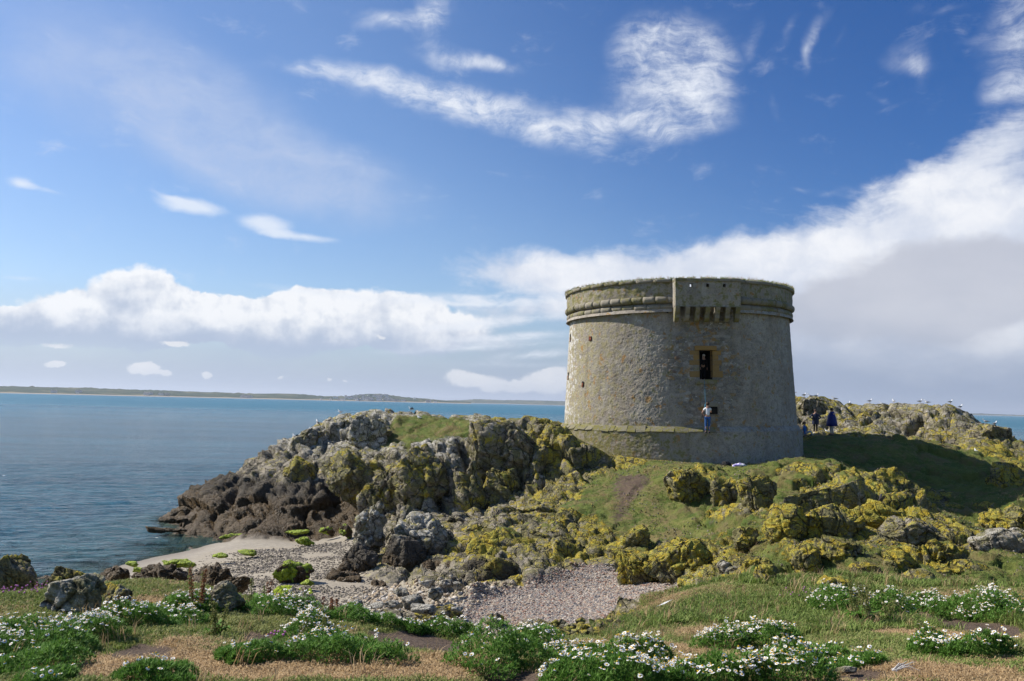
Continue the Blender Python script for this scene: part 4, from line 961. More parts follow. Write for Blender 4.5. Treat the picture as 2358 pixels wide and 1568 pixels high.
for name, box, label, cat, kw in (
 # the cliff left of the tower
 ('crag', (-0.11,47.50,5.15,2.282,1.955), 'rounded grey crag breaking the skyline just left of the tower', 'crag', dict(look=(.38, 0, .45), sub=6, power=3.2, dep=.7, block=.6)),
 ('crag', (2.80,47.20,5.42,1.278,1.423), 'yellow lichened crag wedged against the left foot of the tower', 'crag', dict(look=(.85, 0, .1), sub=6, dep=.7, block=.6)),
 ('cliff_block', (-4.59,46.20,3.55,1.980,2.169), 'broad shadowed cliff block split by a black vertical crack', 'cliff', dict(look=(.50, .12, .1), sub=6, power=4.5, dep=.7, sink=.1, block=.55)),
 ('cliff_block', (-2.07,45.20,3.21,0.911,1.747), 'narrow upright cliff pillar beside the green gully', 'cliff', dict(look=(.58, .08, .1), sub=5, power=4, dep=.8, sink=.1)),
 ('cliff_block', (-0.20,45.60,3.18,1.183,1.387), 'knobbly olive cliff face below the rounded grey crag', 'cliff', dict(look=(.6, .05, .2), sub=6, power=3, dep=.7, sink=.1, block=.7)),
 ('crag', (1.70,46.00,3.44,1.044,0.976), 'pale knob of rock at the head of the grassy slope', 'crag', dict(look=(.45, 0, .6), sub=5, dep=.8)),
 ('cliff_block', (-9.09,49.50,3.71,1.873,1.423), 'mustard and grey buttress in the middle of the headland', 'cliff', dict(look=(.55, .30, .35), sub=6, dep=.6, power=2.8, lean=-.3, block=.7)),
 ('crag', (-9.49,58.00,5.84,1.542,1.169), 'cracked pale slab near the top of the headland', 'crag', dict(look=(.25, 0, .9), sub=5, dep=.8, block=.8)),
 ('crag', (-13.98,58.50,5.05,1.258,0.956), 'leaning grey slab on the seaward shoulder of the headland', 'crag', dict(look=(.35, 0, .5), sub=5, dep=.8, lean=.6, block=.8)),
 ('cliff_block', (-13.24,54.00,3.04,1.293,1.349), 'rust and olive bulge above the seaweed line', 'cliff', dict(look=(.62, .40, .1), sub=5, dep=.7)),
 ('cliff_block', (-7.11,47.00,2.96,1.243,1.289), 'slanting dark-seamed ridge running down to the sand', 'cliff', dict(look=(.45, .42, .2), sub=6, dep=.6, lean=.35, block=.6)),
 # pillars on the shore
 ('rock_pillar', (-5.82,36.40,2.67,0.750,1.110), 'tall upright rock pillar with a pale cracked head', 'rock', dict(look=(.26, .40, .8), sub=6, power=3.0, dep=.9, lean=.14, sink=.15, strata=.10)),
 ('rock_pillar', (-4.49,37.60,2.26,0.991,1.154), 'grey pillar squeezed behind the tall pale-headed one', 'rock', dict(look=(.2, .36, .4), sub=6, dep=.8, sink=.15, strata=.08)),
 ('boulder', (-3.50,36.20,2.10,1.317,1.217), 'huge domed shore boulder with chalky white crown', 'rock', dict(look=(.16, .46, .9), sub=6, power=2.6, dep=.8, sink=.2, strata=.05, block=.8)),
 ('boulder', (-2.53,36.90,1.69,0.879,1.048), 'grey rounded shoulder leaning on the domed shore boulder', 'rock', dict(look=(.15, .45, .5), sub=5, dep=.8)),
 ('boulder', (-5.99,34.90,1.33,0.839,0.885), 'blocky blackened boulder with a pale top by the shingle', 'rock', dict(look=(.1, .56, .65), sub=6, power=3.5, dep=.8, sink=.15)),
 ('boulder', (-4.29,35.20,1.40,1.049,1.153), 'black-bottomed boulder split from its neighbour by a deep cleft', 'rock', dict(look=(.1, .58, .5), sub=6, power=3, dep=.8, sink=.15, block=.7)),
 ('boulder', (-2.63,34.60,1.18,1.039,0.511), 'low black rock at the foot of the domed boulder', 'rock', dict(look=(.05, .70, .1), sub=5, dep=.8)),
 ('boulder', (-6.15,33.40,0.94,0.776,0.557), 'jet black wet boulder at the corner of the shingle', 'rock', dict(look=(0, .85, 0), sub=5, dep=.9, power=3)),
 ('boulder', (-4.81,32.60,0.85,0.668,0.424), 'small black rock below the deep cleft', 'rock', dict(look=(0, .8, 0), sub=5, dep=.9)),
 ('boulder', (-1.46,37.40,2.23,0.629,0.555), 'mustard topped block above the big yellow slab', 'rock', dict(look=(.85, 0, .1), sub=5, dep=.8, power=4)),
 ('boulder', (-0.69,39.60,2.58,0.737,0.295), 'flat olive stone lying above the mustard topped block', 'rock', dict(look=(.55, 0, .3), sub=4, dep=.8)),
 ('boulder', (-2.15,41.00,2.47,0.814,0.305), 'dark low stone in the shade under the cliff', 'rock', dict(look=(.2, .25, .1), sub=4, dep=.8)),
 ('slab', (0.56,34.60,2.00,2.238,0.999), 'great yellow lichened slab sloping down to the pebbles', 'rock', dict(look=(.88, .34, .15), sub=6, power=2.4, dep=.6, sink=.3, lean=-.2, block=.5)),
 ('slab', (-0.61,33.00,1.46,1.561,0.698), 'olive and black foot of the great yellow slab', 'rock', dict(look=(.6, .46, .1), sub=6, dep=.55, power=2.6, block=.5)),
 ('slab', (3.00,37.60,2.84,0.822,0.634), 'tilted mustard slab under the worn grass path', 'rock', dict(look=(.75, 0, .2), sub=5, dep=.8, lean=-.4, power=4)),
 ('slab', (1.43,40.50,2.95,1.223,0.423), 'layered grey and yellow ledges beside the path', 'rock', dict(look=(.6, 0, .5), sub=5, dep=.6, strata=.2)),
 ('slab', (1.81,35.50,2.11,1.069,0.658), 'tilted ochre ribs of rock running toward the pebbles', 'rock', dict(look=(.78, 0, .3), sub=5, dep=.6, lean=-.5, strata=.15)),
 # slope below the tower
 ('crag', (8.25,39.08,4.49,1.183,0.801), 'isolated yellow knoll with vertical cracks below the tower door', 'crag', dict(look=(.75, 0, .6), sub=6, dep=.7, lean=-.15, block=.6)),
 ('crag', (9.38,37.01,4.33,0.719,0.776), 'rounded brown crag right of the isolated yellow knoll', 'crag', dict(look=(.60, 0, .2), sub=5, dep=.8, power=3)),
 ('crag', (10.15,34.95,4.49,0.855,0.916), 'bulky mustard crag with a black slot on its left', 'crag', dict(look=(.8, 0, .15), sub=6, dep=.8, power=3, block=.7)),
 ('slab', (9.53,36.16,3.72,0.747,0.234), 'thin tilted grey slab lying on turf like a lid', 'rock', dict(look=(.3, 0, .3), sub=4, dep=.7, lean=.3, power=4)),
 ('boulder', (8.33,30.00,3.52,0.467,0.416), 'brown boulder among bright green nettles', 'rock', dict(look=(.6, 0, .1), sub=5, dep=.9)),
 ('boulder', (9.98,32.74,3.82,0.412,0.285), 'small squared lichened stone above the green nettles', 'rock', dict(look=(.75, 0, .2), sub=4, dep=.9, power=4)),
 ('boulder', (7.02,27.33,2.97,0.370,0.256), 'pale grey boulder half buried beside bare red earth', 'rock', dict(look=(.3, 0, .6), sub=5, dep=.9)),
 ('boulder', (7.78,26.67,3.21,0.488,0.263), 'low yellow hump next to the pale half buried boulder', 'rock', dict(look=(.8, 0, .2), sub=5, dep=.8)),
 ('boulder', (4.14,13.77,5.41,0.200,0.129), 'leaning wedge boulder with a shadowed dark right side', 'rock', dict(look=(.72, 0, .1), sub=5, dep=.9, power=4)),
 ('crag', (5.12,34.66,2.76,0.653,0.472), 'ochre crag beside the lower end of the path', 'crag', dict(look=(.82, 0, .3), sub=5, dep=.8)),
 ('crag', (4.50,30.16,2.33,0.710,0.594), 'upright yellow crag at the head of the pebble cove', 'crag', dict(look=(.82, 0, .35), sub=6, dep=.8, power=3, block=.7)),
 ('crag', (5.84,29.38,2.85,1.238,0.711), 'broad golden rock face above the right end of the pebbles', 'crag', dict(look=(.95, 0, .35), sub=6, dep=.6, power=3.2, block=.5)),
 ('boulder', (5.92,27.62,2.51,0.470,0.204), 'small bright yellow rock on the grass edge above the pebbles', 'rock', dict(look=(1, 0, .1), sub=4, dep=.9)),
 ('crag', (12.32,32.59,4.63,2.055,0.853), 'long sunlit yellow ridge with a flat pinkish top', 'crag', dict(look=(.72, 0, .55), sub=6, dep=.5, power=3, block=.4)),
 ('crag', (9.46,29.34,4.07,0.738,0.743), 'stacked yellow blocks at the left end of the sunlit ridge', 'crag', dict(look=(.92, 0, .15), sub=6, dep=.8, power=3.5, block=.6)),
 ('crag', (11.17,29.55,4.17,1.041,0.661), 'crumbling mustard shelf in the middle of the right slope', 'crag', dict(look=(.85, 0, .3), sub=6, dep=.7, block=.5)),
 ('crag', (13.21,30.85,4.30,0.932,0.576), 'golden hump where a young gull spreads its wings behind', 'crag', dict(look=(.9, 0, .2), sub=6, dep=.8, block=.6)),
 ('boulder', (13.61,29.18,3.97,1.116,0.521), 'large angular grey boulder with a wedge-shaped end', 'rock', dict(look=(.40, 0, .3), sub=6, power=4, dep=.7, block=.8, chop=18)),
 ('boulder', (10.05,26.08,3.75,0.720,0.484), 'domed grey and yellow rock with dark layered underside', 'rock', dict(look=(.66, 0, .35), sub=6, dep=.7, strata=.12, block=.8)),
 ('boulder', (8.97,25.80,3.60,0.518,0.459), 'yellow ledges left of the domed layered rock', 'rock', dict(look=(.9, 0, .35), sub=5, dep=.8)),
 ('boulder', (12.96,25.69,3.77,0.935,0.482), 'broad mustard boulder at the edge of the shadowed gully', 'rock', dict(look=(.88, 0, .1), sub=6, dep=.7, power=2.6)),
 ('boulder', (11.59,25.47,3.66,0.562,0.365), 'golden boulder with a clean grey broken face', 'rock', dict(look=(.82, 0, .3), sub=5, dep=.9, power=4, chop=16)),
 ('boulder', (10.37,24.98,3.45,0.438,0.216), 'small olive rock left of the golden broken boulder', 'rock', dict(look=(.7, 0, .2), sub=4, dep=.9)),
 ('boulder', (13.30,25.07,3.54,0.943,0.247), 'low lichened ridge of rock above the right flower bed', 'rock', dict(look=(.85, 0, .2), sub=5, dep=.5)),
 ('boulder', (7.02,14.65,5.24,0.275,0.119), 'small grey-topped rock behind the tall dock plant', 'rock', dict(look=(.6, 0, .6), sub=4, dep=.8)),
 ('boulder', (4.92,13.03,5.41,0.261,0.109), 'yellow stump of rock behind the left daisy bush', 'rock', dict(look=(.9, 0, .1), sub=4, dep=.8)),
 ('crag', (27.64,46.50,4.12,1.703,1.338), 'pale headed crag at the right edge beyond the shadow', 'crag', dict(look=(.75, 0, .4), sub=6, dep=.7, block=.6)),
 ('crag', (22.59,38.50,3.08,1.280,0.976), 'overhanging yellow crag beside the dark gully', 'crag', dict(look=(.8, 0, .2), sub=6, dep=.7, block=.6)),
 ('crag', (16.23,28.03,3.84,1.127,0.521), 'grey and pink broken rock in the mouth of the gully', 'crag', dict(look=(.15, 0, .6), sub=6, dep=.6, block=.4)),
 # far ridge on the right
 ('crag', (23.06,65.00,7.59,1.700,1.382), 'pinkish far crag directly right of the tower wall', 'crag', dict(look=(.35, 0, .6), sub=6, dep=.7, block=.5)),
 ('crag', (27.55,64.00,7.00,2.843,1.617), 'far lichened hump with gulls standing along it', 'crag', dict(look=(.50, 0, .2), sub=6, dep=.6, block=.4)),
 ('crag', (31.26,62.00,6.57,2.596,1.627), 'mossy far crag with rounded bosses near the sea', 'crag', dict(look=(.62, 0, .1), sub=6, dep=.6, block=.4)),
 ('crag', (32.91,58.00,6.18,1.692,1.243), 'last dark crag sloping into the sea on the right', 'crag', dict(look=(.42, 0, .25), sub=6, dep=.7, lean=-.3, block=.5)),
 # foreground edge
 ('boulder', (-6.50,11.20,5.63,0.380,0.256), 'dark lichened boulder cut by the left edge', 'rock', dict(look=(.55, 0, .2), sub=6, dep=.8, block=.8)),
 ('boulder', (-5.75,11.40,5.51,0.387,0.232), 'mossy yellow-topped boulder behind the pale grey one', 'rock', dict(look=(.80, 0, .2), sub=6, dep=.8, block=.8)),
 ('boulder', (-4.14,8.34,6.09,0.293,0.190), 'wrinkled pale grey boulder in the left foreground grass', 'rock', dict(look=(.22, 0, .95), sub=6, dep=.75, power=3, strata=.05, block=.7)),
 ('boulder', (-4.01,8.90,5.95,0.160,0.118), 'small grey rock leaning right of the wrinkled boulder', 'rock', dict(look=(.5, 0, .6), sub=5, dep=.8)),
 ('boulder', (-2.94,9.10,5.91,0.209,0.165), 'dark grey boulder behind the rusty dock stalks', 'rock', dict(look=(.3, 0, .45), sub=6, dep=.8, power=3)),
 ('boulder', (-3.25,26.47,1.42,0.745,0.239), 'flat dark brown layered rock at the turf edge', 'rock', dict(look=(.15, 0, .1), sub=5, dep=.6, strata=.2)),
 ('boulder', (-1.99,26.36,1.52,0.769,0.322), 'squat greenish block at the turf edge above the pebbles', 'rock', dict(look=(.6, 0, .3), sub=5, dep=.6, power=4)),
 ('boulder', (-0.31,26.00,1.56,0.285,0.178), 'lone dark stone lying on the pebbles', 'rock', dict(look=(.3, 0, .1), sub=4, dep=.9, power=4)),
 ('boulder', (-7.96,32.50,1.56,0.715,0.384), 'humped boulder coated half brown weed half bright algae', 'rock', dict(look=(0, 1, 0), sub=5, dep=.8, algae=.9)),
 ('boulder', (-14.01,31.00,1.51,0.643,0.381), 'brown seaweed covered rock next to the pale boulder', 'rock', dict(look=WEED, sub=5, dep=.8, rough=1.5)),
 ('boulder', (-12.63,31.50,1.51,1.094,0.348), 'long hump of brown bladderwrack by the waterline', 'rock', dict(look=WEED, sub=5, dep=.6, rough=1.6)),
 ('boulder', (-10.34,30.00,1.74,0.802,0.457), 'biggest brown weed mound behind the dock stalks', 'rock', dict(look=WEED, sub=5, dep=.8, rough=1.6)),
 ('boulder', (-8.99,29.00,1.71,0.456,0.327), 'round dark weed mound nearest the shingle', 'rock', dict(look=WEED, sub=5, dep=.8, rough=1.5)),
 ('boulder', (-13.69,36.00,1.09,0.757,0.195), 'flat lime green algae rock at the edge of the sand', 'rock', dict(look=(0, 1, 0), sub=4, dep=.6, algae=2)),
 ('boulder', (-15.79,36.50,0.91,0.274,0.126), 'smallest algae rock standing in the shallows', 'rock', dict(look=(0, 1, 0), sub=3, dep=.8, algae=2)),
 ('boulder', (-14.54,34.50,1.12,0.345,0.136), 'lime algae lump beside the long bladderwrack hump', 'rock', dict(look=(0, 1, 0), sub=3, dep=.8, algae=2)),
 ('boulder', (-12.77,38.50,1.00,0.376,0.123), 'low algae topped stone on the open sand', 'rock', dict(look=(0, .7, 0), sub=3, dep=.7, algae=2)),
 ('boulder', (-11.95,39.80,0.93,0.459,0.157), 'yellow-green mossy stone on the middle of the sand', 'rock', dict(look=(0, .7, 0), sub=3, dep=.7, algae=2)),
 ('boulder', (-10.05,43.00,1.02,0.496,0.213), 'algae stone in front of the green row under the cliff', 'rock', dict(look=(0, .7, 0), sub=4, dep=.7, algae=2)),
 ('boulder', (-9.45,45.20,1.14,0.397,0.224), 'dark round stone with a green cap under the cliff', 'rock', dict(look=(0, 1, 0), sub=4, dep=.8, algae=.9)),
 ('boulder', (-8.27,44.00,1.38,0.376,0.327), 'weedy black stone at the foot of the slanting ridge', 'rock', dict(look=(0, 1, 0), sub=4, dep=.8, algae=.5)),
 ('boulder', (-11.33,46.50,0.88,0.665,0.161), 'longest of the lime green humps under the headland', 'rock', dict(look=(0, 1, 0), sub=4, dep=.5, algae=2)),
 ('boulder', (-14.90,47.60,0.40,0.955,0.212), 'lime green bank where the sand meets the point', 'rock', dict(look=(0, 1, 0), sub=4, dep=.4, algae=2)),
 ('boulder', (-7.07,28.89,1.41,0.807,0.325), 'yellowish mossy rock behind the left daisies', 'rock', dict(look=(0, .2, .2), sub=5, dep=.6, algae=.95)),
 ('boulder', (-7.13,31.00,1.50,0.248,0.122), 'small algae stones beside the half weedy boulder', 'rock', dict(look=(0, .6, .1), sub=3, dep=.8, algae=2)),
 ('boulder', (-21.10,58.00,1.75,0.380,0.116), 'dark rock awash off the seaward point', 'rock', dict(look=(0, 1, 0), sub=3, dep=.8)),
 ('reef', (-19.91,52.00,0.54,1.110,0.180), 'narrow weedy reef reaching into the sea', 'reef', dict(look=(0, 1, 0), sub=4, dep=.25)),
 ('reef', (-19.55,49.50,0.34,1.180,0.172), 'lowest reef finger at the tip of the point', 'reef', dict(look=(0, 1, 0), sub=4, dep=.25)),
):
    n_ += 1
    place_rock(name, label, cat, box, seed=100 + n_, **kw)
# broken stone between the black rocks and the cove
STN = [(-1.71,29.50,1.78,0.265,0.130),(-2.84,22.00,2.87,0.242,0.097),(-2.19,20.50,3.30,0.276,0.181),(-1.74,21.50,3.27,0.199,0.148),(-1.69,17.80,3.77,0.266,0.096),(-2.01,29.00,2.00,0.254,0.114),(-2.62,28.50,2.06,0.285,0.112),(-3.14,26.00,2.30,0.260,0.115),(-3.01,20.00,3.29,0.210,0.068),(-0.97,17.50,3.85,0.131,0.051),(-4.12,24.00,2.45,0.204,0.082)]
LBL = ['pale triangular stone leaning by the black rocks','flat tan stone above the turf edge','biggest tan slab tipped up above the turf edge','split beige stone behind the tipped tan slab','long tan shard lying against the tipped slab','chalky lump under the domed boulder','pale shelf just below the black rock','buff broken rock under the deep cleft','low brown stone nearest the rusty stalks','small buff stone beside the greenish block','brown sandy stone right of the mossy rock']
for i, b in enumerate(STN):
    place_rock('stone', LBL[i], 'stone', b, seed=300 + i, sub=4, dep=.8, power=3.2, look=(0, 0, [1.3, .9, .6][i % 3]), chop=15, rough=.8)
# lichened cobbles in the bank at the turf edge
rg = random.Random(8)
bank = empty('stone_bank', (1.19,11.05,5.10), label='small bank of yellow lichened cobbles at the edge of the turf', cat='stone bank')
cob = [rock_mesh('cobble', (.10, .09, .07), 500 + i, sub=3, look=(.45 + .3 * (i % 2), 0, .6), rough=.5) for i in range(4)]
for i in range(170):
    u = rg.random(); px_ = 1288 + 190 * u
    bx, by, bz = (-.55 + 1.35 * u), (rg.uniform(-.1, .5)), 0
    o = obj('cobble', cob[i % 4], bank)
    hgt = .13 * math.sin(PI * min(1, max(0, .12 + .8 * u))) 
    o.location = (bx * 1.05 - .05, by, rg.uniform(0, 1) * hgt - .06)
    k = rg.uniform(.35, .85); o.scale = (k, k, k); o.rotation_euler = (rg.uniform(-.6, .6), rg.uniform(-.6, .6), rg.uniform(0, 6))
print('rocks', round(time.time() - T0, 1))

# ---------------------------------------------------------------- pebbles
npr = np.random.RandomState(5)
def in_poly(poly, n, z0, soft=.3):
    P = ARR([(p[0], p[1]) for p in poly]); lo, hi = P.min(0), P.max(0)
    x = npr.uniform(lo[0], hi[0], n); y = npr.uniform(lo[1], hi[1], n)
    k = npr.rand(n) < poly_mask(x, y, poly, soft)
    return x[k], y[k]
M_PEB = randomised('beach_pebble', [(.34, .29, .24), (.17, .155, .145), (.28, .19, .13), (.43, .37, .30), (.14, .13, .13), (.25, .14, .10), (.38, .31, .23), (.22, .20, .18)], .75, .25)
M_SHG = randomised('shingle_stone', [(.17, .14, .11), (.28, .24, .19), (.10, .085, .07), (.33, .28, .22), (.15, .13, .09)], .8, .25)
def pebs(mat, n, flat=.6):
    out = []
    for i in range(n):
        V, F = _ICO[2]; rg_ = np.random.RandomState(i + 40)
        V = V * ARR([1, rg_.uniform(.6, .9), rg_.uniform(.4, flat)]) * (1 + .12 * fbm(V[:, 0] * 1.3 + i * 5, V[:, 1] * 1.3, V[:, 2] * 1.3, 2, i)[:, None])
        out.append(mesh_np('pebble', V, F, mat))
    return out
x, y = in_poly(PEBBLE, 62000, 1)
k = npr.permutation(len(x)); x, y = x[k], y[k]
n = len(x)
s_ = npr.uniform(.022, .05, n) * (1 + .6 * (npr.rand(n) < .04))
scatter('pebbles', np.stack([x, y, top_z(x, y) + s_ * .25], -1), np.stack([npr.uniform(-.4, .4, n), npr.uniform(-.4, .4, n), npr.uniform(0, 6.3, n)], -1), np.repeat(s_[:, None], 3, 1), pebs(M_PEB, 4), kind='stuff', label='bed of mixed pink and grey pebbles filling the little cove', cat='pebbles')
x, y = in_poly(SHINGLE, 30000, 1, .8)
k = (fbm(x * .45, y * .7, 0 * x, 3, 61) + npr.uniform(-.35, .35, len(x))) > -.02
x, y = x[k], y[k]; n = len(x)
s_ = npr.uniform(.02, .055, n) * (1 + .8 * (npr.rand(n) < .05))
scatter('shingle', np.stack([x, y, top_z(x, y) + s_ * .2], -1), np.stack([npr.uniform(-.4, .4, n), npr.uniform(-.4, .4, n), npr.uniform(0, 6.3, n)], -1), np.repeat(s_[:, None], 3, 1), pebs(M_SHG, 4), kind='stuff', label='scattered dark shingle over the sand below the pillars', cat='shingle')
# pale broken stone between the black rocks and the cove
M_BUFF = randomised('broken_buff_stone', [(.46, .40, .31), (.36, .30, .22), (.52, .47, .40), (.30, .23, .15), (.42, .33, .22)], .9, .3)
RUB = [(-5.29,29.04,1.27),(-4.61,32.31,1.11),(-3.33,32.39,1.21),(-1.71,32.19,1.43),(-0.25,31.60,1.52),(0.54,31.20,1.48),(-0.67,29.67,1.38),(-1.25,28.13,1.38),(-1.38,26.68,1.33),(-3.37,25.65,1.40),(-4.62,26.97,1.30)]
x, y = in_poly(RUB, 3600, 1, .5)
n = len(x); s_ = .03 + .10 * npr.rand(n) ** 3
def chips(mat, k0):
    out = []
    for i in range(4):
        q = np.random.RandomState(k0 + i); V = _ICO[2][0].copy()
        for k in range(9):
            nn_ = q.normal(size=3); nn_ /= np.linalg.norm(nn_); V = V - nn_ * np.maximum(0, V @ nn_ - q.uniform(.35, .8))[:, None]
        out.append(mesh_np('chip', V * ARR([1.2, .9, .65]), _ICO[2][1], mat, False))
    return out
scatter('broken_stone', np.stack([x, y, top_z(x, y) + s_ * .2], -1), np.stack([npr.uniform(-.5, .5, n), npr.uniform(-.5, .5, n), npr.uniform(0, 6.3, n)], -1), np.repeat(s_[:, None], 3, 1), chips(M_BUFF, 3), kind='stuff', label='pale broken stone at the foot of the black rocks', cat='rubble')
# rubble and chips on the slopes
M_CHIP = randomised('rock_chip', [(.20, .17, .12), (.27, .23, .18), (.12, .10, .07), (.24, .19, .05), (.15, .13, .05)], .9, .3)
x = npr.uniform(-2, 22, 12000); y = npr.uniform(22, 50, 12000)
k = (poly_mask(x, y, PEBBLE, .4) < .1) & (poly_mask(x, y, BLUFF, .4) < .1) & (fbm(x * .5, y * .5, 0 * x, 3, 17) > .05)
x, y = x[k], y[k]; n = len(x); s_ = npr.uniform(.02, .055, n)
scatter('rubble', np.stack([x, y, top_z(x, y) + s_ * .3], -1), npr.uniform(-1, 6, (n, 3)), np.repeat(s_[:, None], 3, 1), chips(M_CHIP, 30), kind='stuff', label='loose stone chips strewn over the lichened slope', cat='rubble')
print('pebbles', round(time.time() - T0, 1))

# ---------------------------------------------------------------- plants of the foreground
def leafy(name, cols, rough=.7):
    m_, t = material(name)
    P = t.n('ShaderNodeNewGeometry').outputs['Position']
    c = t.mix(t.step(t.noise(P, 5, 4, .6), .3, .7), cols[0], cols[1])
    c = t.mix(t.step(t.noise(P, 60, 2, .6), .35, .7), c, cols[2])
    d = t.n('ShaderNodeBsdfPrincipled', {'Base Color': c, 'Roughness': rough, 'Specular IOR Level': .25})
    tr = t.n('ShaderNodeBsdfTranslucent', {'Color': c})
    mx = t.n('ShaderNodeMixShader', [.28, d.outputs[0], tr.outputs[0]])
    t.n('ShaderNodeOutputMaterial', [mx.outputs[0]])
    return m_
M_FOL = leafy('mayweed_leaf', [(.055, .15, .016), (.11, .24, .03), (.19, .33, .06)])
M_GRN = leafy('green_grass', [(.10, .18, .025), (.17, .27, .05), (.28, .32, .09)])
M_DRY = leafy('dry_grass', [(.30, .19, .085), (.46, .31, .15), (.58, .43, .24)])
M_OLV = leafy('olive_grass', [(.13, .19, .035), (.24, .27, .07), (.38, .35, .14)])
M_DOCK = leafy('dock_seed_green', [(.10, .14, .025), (.17, .20, .05), (.22, .20, .07)])
M_RUST = leafy('dock_seed_rust', [(.12, .035, .015), (.20, .07, .03), (.26, .13, .06)])
M_PET = simple('white_petal', (.78, .78, .76), .6, .04)
M_DISC = simple('yellow_disc', (.62, .38, .015), .7, .15, 60)
M_PINK = simple('pink_thrift', (.48, .16, .38), .7, .25, 40)
def tuft(name, mat, n, h, spread, lean, wid, seed):
    rg = random.Random(seed); V = []; F = []
    for i in range(n):
        a = rg.uniform(0, 2 * PI); r = rg.uniform(0, spread); b = rg.uniform(0, 2 * PI)
        x, y = r * math.cos(a), r * math.sin(a); hh = h * rg.uniform(.55, 1.15); l = lean * rg.uniform(.3, 1.2) * hh
        dx, dy = math.cos(b), math.sin(b); px, py = -dy * wid / 2, dx * wid / 2; o = len(V)
        V += [(x - px, y - py, -.01), (x + px, y + py, -.01), (x + dx * l * .35 - px * .8, y + dy * l * .35 - py * .8, hh * .6), (x + dx * l * .35 + px * .8, y + dy * l * .35 + py * .8, hh * .6), (x + dx * l, y + dy * l, hh * (1 - .25 * lean))]
        F += [(o, o + 1, o + 3), (o, o + 3, o + 2), (o + 2, o + 3, o + 4)]
    return mesh_np(name, V, F, mat, False)
G0 = tuft('tuft', M_GRN, 11, .026, .045, .9, .005, 1); G1 = tuft('tuft', M_OLV, 11, .028, .05, 1.1, .005, 2)
G2 = tuft('tuft', M_DRY, 12, .012, .06, 3.2, .005, 3); G3 = tuft('tuft', M_DRY, 9, .16, .05, .7, .005, 4)
G4 = tuft('tuft', M_GRN, 12, .085, .07, .9, .008, 5); G5 = tuft('tuft', M_OLV, 14, .075, .08, 1.1, .007, 6)
PROT = [G0, G1, G2, G3, G4, G5]
def turf(name, x, y, pick, scl, **kw):
    n = len(x)
    return scatter(name, np.stack([x, y, top_z(x, y)], -1), np.stack([npr.uniform(-.25, .25, n), npr.uniform(-.25, .25, n), npr.uniform(0, 6.3, n)], -1), np.repeat(scl[:, None], 3, 1), PROT, pick=pick, kind='stuff', **kw)
# turf on the bluff: denser where it is close
dd = 3.4 + 15 * npr.rand(150000) ** 1.0
aa = npr.uniform(-.62, .62, len(dd)); keep = npr.rand(len(dd)) < 1.0
x, y = dd * np.sin(aa), dd * np.cos(aa)
k = (poly_mask(x, y, BLUFF, .15) > .5)
x, y = x[k], y[k]
soil_m = sum(poly_mask(x, y, p, .12) for p in SOILS); straw_m = sum(poly_mask(x, y, p, .2) for p in STRAWS)
nzz = fbm(x * 1.3, y * 1.3, 0 * x, 4, 71)
k = (soil_m + nzz * .6 < .45) & ~((straw_m < .5) & (npr.rand(len(x)) < .12))
x, y, straw_m, nzz = x[k], y[k], straw_m[k], nzz[k]
rr = npr.rand(len(x)); n2_ = fbm(x * .6, y * .6, 0 * x, 4, 72)
pick = np.where(rr < .55, 0, 1); pick = np.where(n2_ + .35 * (rr - .5) > .12, 1, pick)
pick = np.where((straw_m + nzz * 1.1 + .5 * (rr - .5) > .72) | (n2_ + .4 * (rr - .5) < -.36), 2, pick)
tall = (x > 1.2) & (y > 9) & (n2_ > -.12)
pick = np.where(tall, np.where(rr < .68, 4, np.where(rr < .97, 5, 3)), pick)
pick = np.where(~tall & (rr > .997), 3, pick)
turf('grass', x, y, pick, npr.uniform(.7, 1.35, len(x)) * (.8 + .03 * np.hypot(x, y)), label='green and straw coloured turf on the near bluff', cat='grass')
# turf on the mound, the gully and the headland
x = npr.uniform(-14, 34, 110000); y = 20 + 50 * npr.rand(110000) ** 1.3
mk = np.maximum(np.maximum(poly_mask(x, y, MOUND, .7), poly_mask(x, y, HEADG, .8)), poly_mask(x, y, GULLYG, .7)) - poly_mask(x, y, PATH, .7)
mk = np.maximum(mk, patch_mask(x, y, top_z(x, y)) * (1 - poly_mask(x, y, PEBBLE, .5)) * (1 - poly_mask(x, y, BLUFF, .3)) * (npr.rand(len(x)) < .8))
k = (mk > .35) & (np.hypot(x - 10.6, y - 54) > 7.6) & (fbm(x * .8, y * .8, 0 * x, 3, 75) > -.22)
x, y = x[k], y[k]; n2_ = fbm(x * .5, y * .5, 0 * x, 3, 76) + npr.uniform(-.2, .2, len(x))
turf('hill_grass', x, y, np.where(n2_ > .08, 4, np.where(n2_ > -.32, 5, 3)), npr.uniform(.5, 1.15, len(x)), label='short green grass on the mound round the tower foot', cat='grass')
# grass along the tower's rim
th_ = npr.uniform(0, 2 * PI, 2600); r_ = npr.uniform(6.62, 7.12, 2600)
k = fbm(th_ * 4, 0 * th_, 0 * th_, 3, 3) + .25 * np.cos(th_) > -.02
th_, r_ = th_[k], r_[k]; n = len(th_)
rimg = scatter('rim_grass', np.stack([r_ * np.sin(th_), -r_ * np.cos(th_), 0 * r_ + 10.2], -1), np.stack([npr.uniform(-.3, .3, n), npr.uniform(-.3, .3, n), npr.uniform(0, 6.3, n)], -1), np.repeat(npr.uniform(.7, 1.5, n)[:, None], 3, 1), PROT, pick=npr.choice([1, 3, 4, 5, 5], n), kind='stuff', parent=TOW)

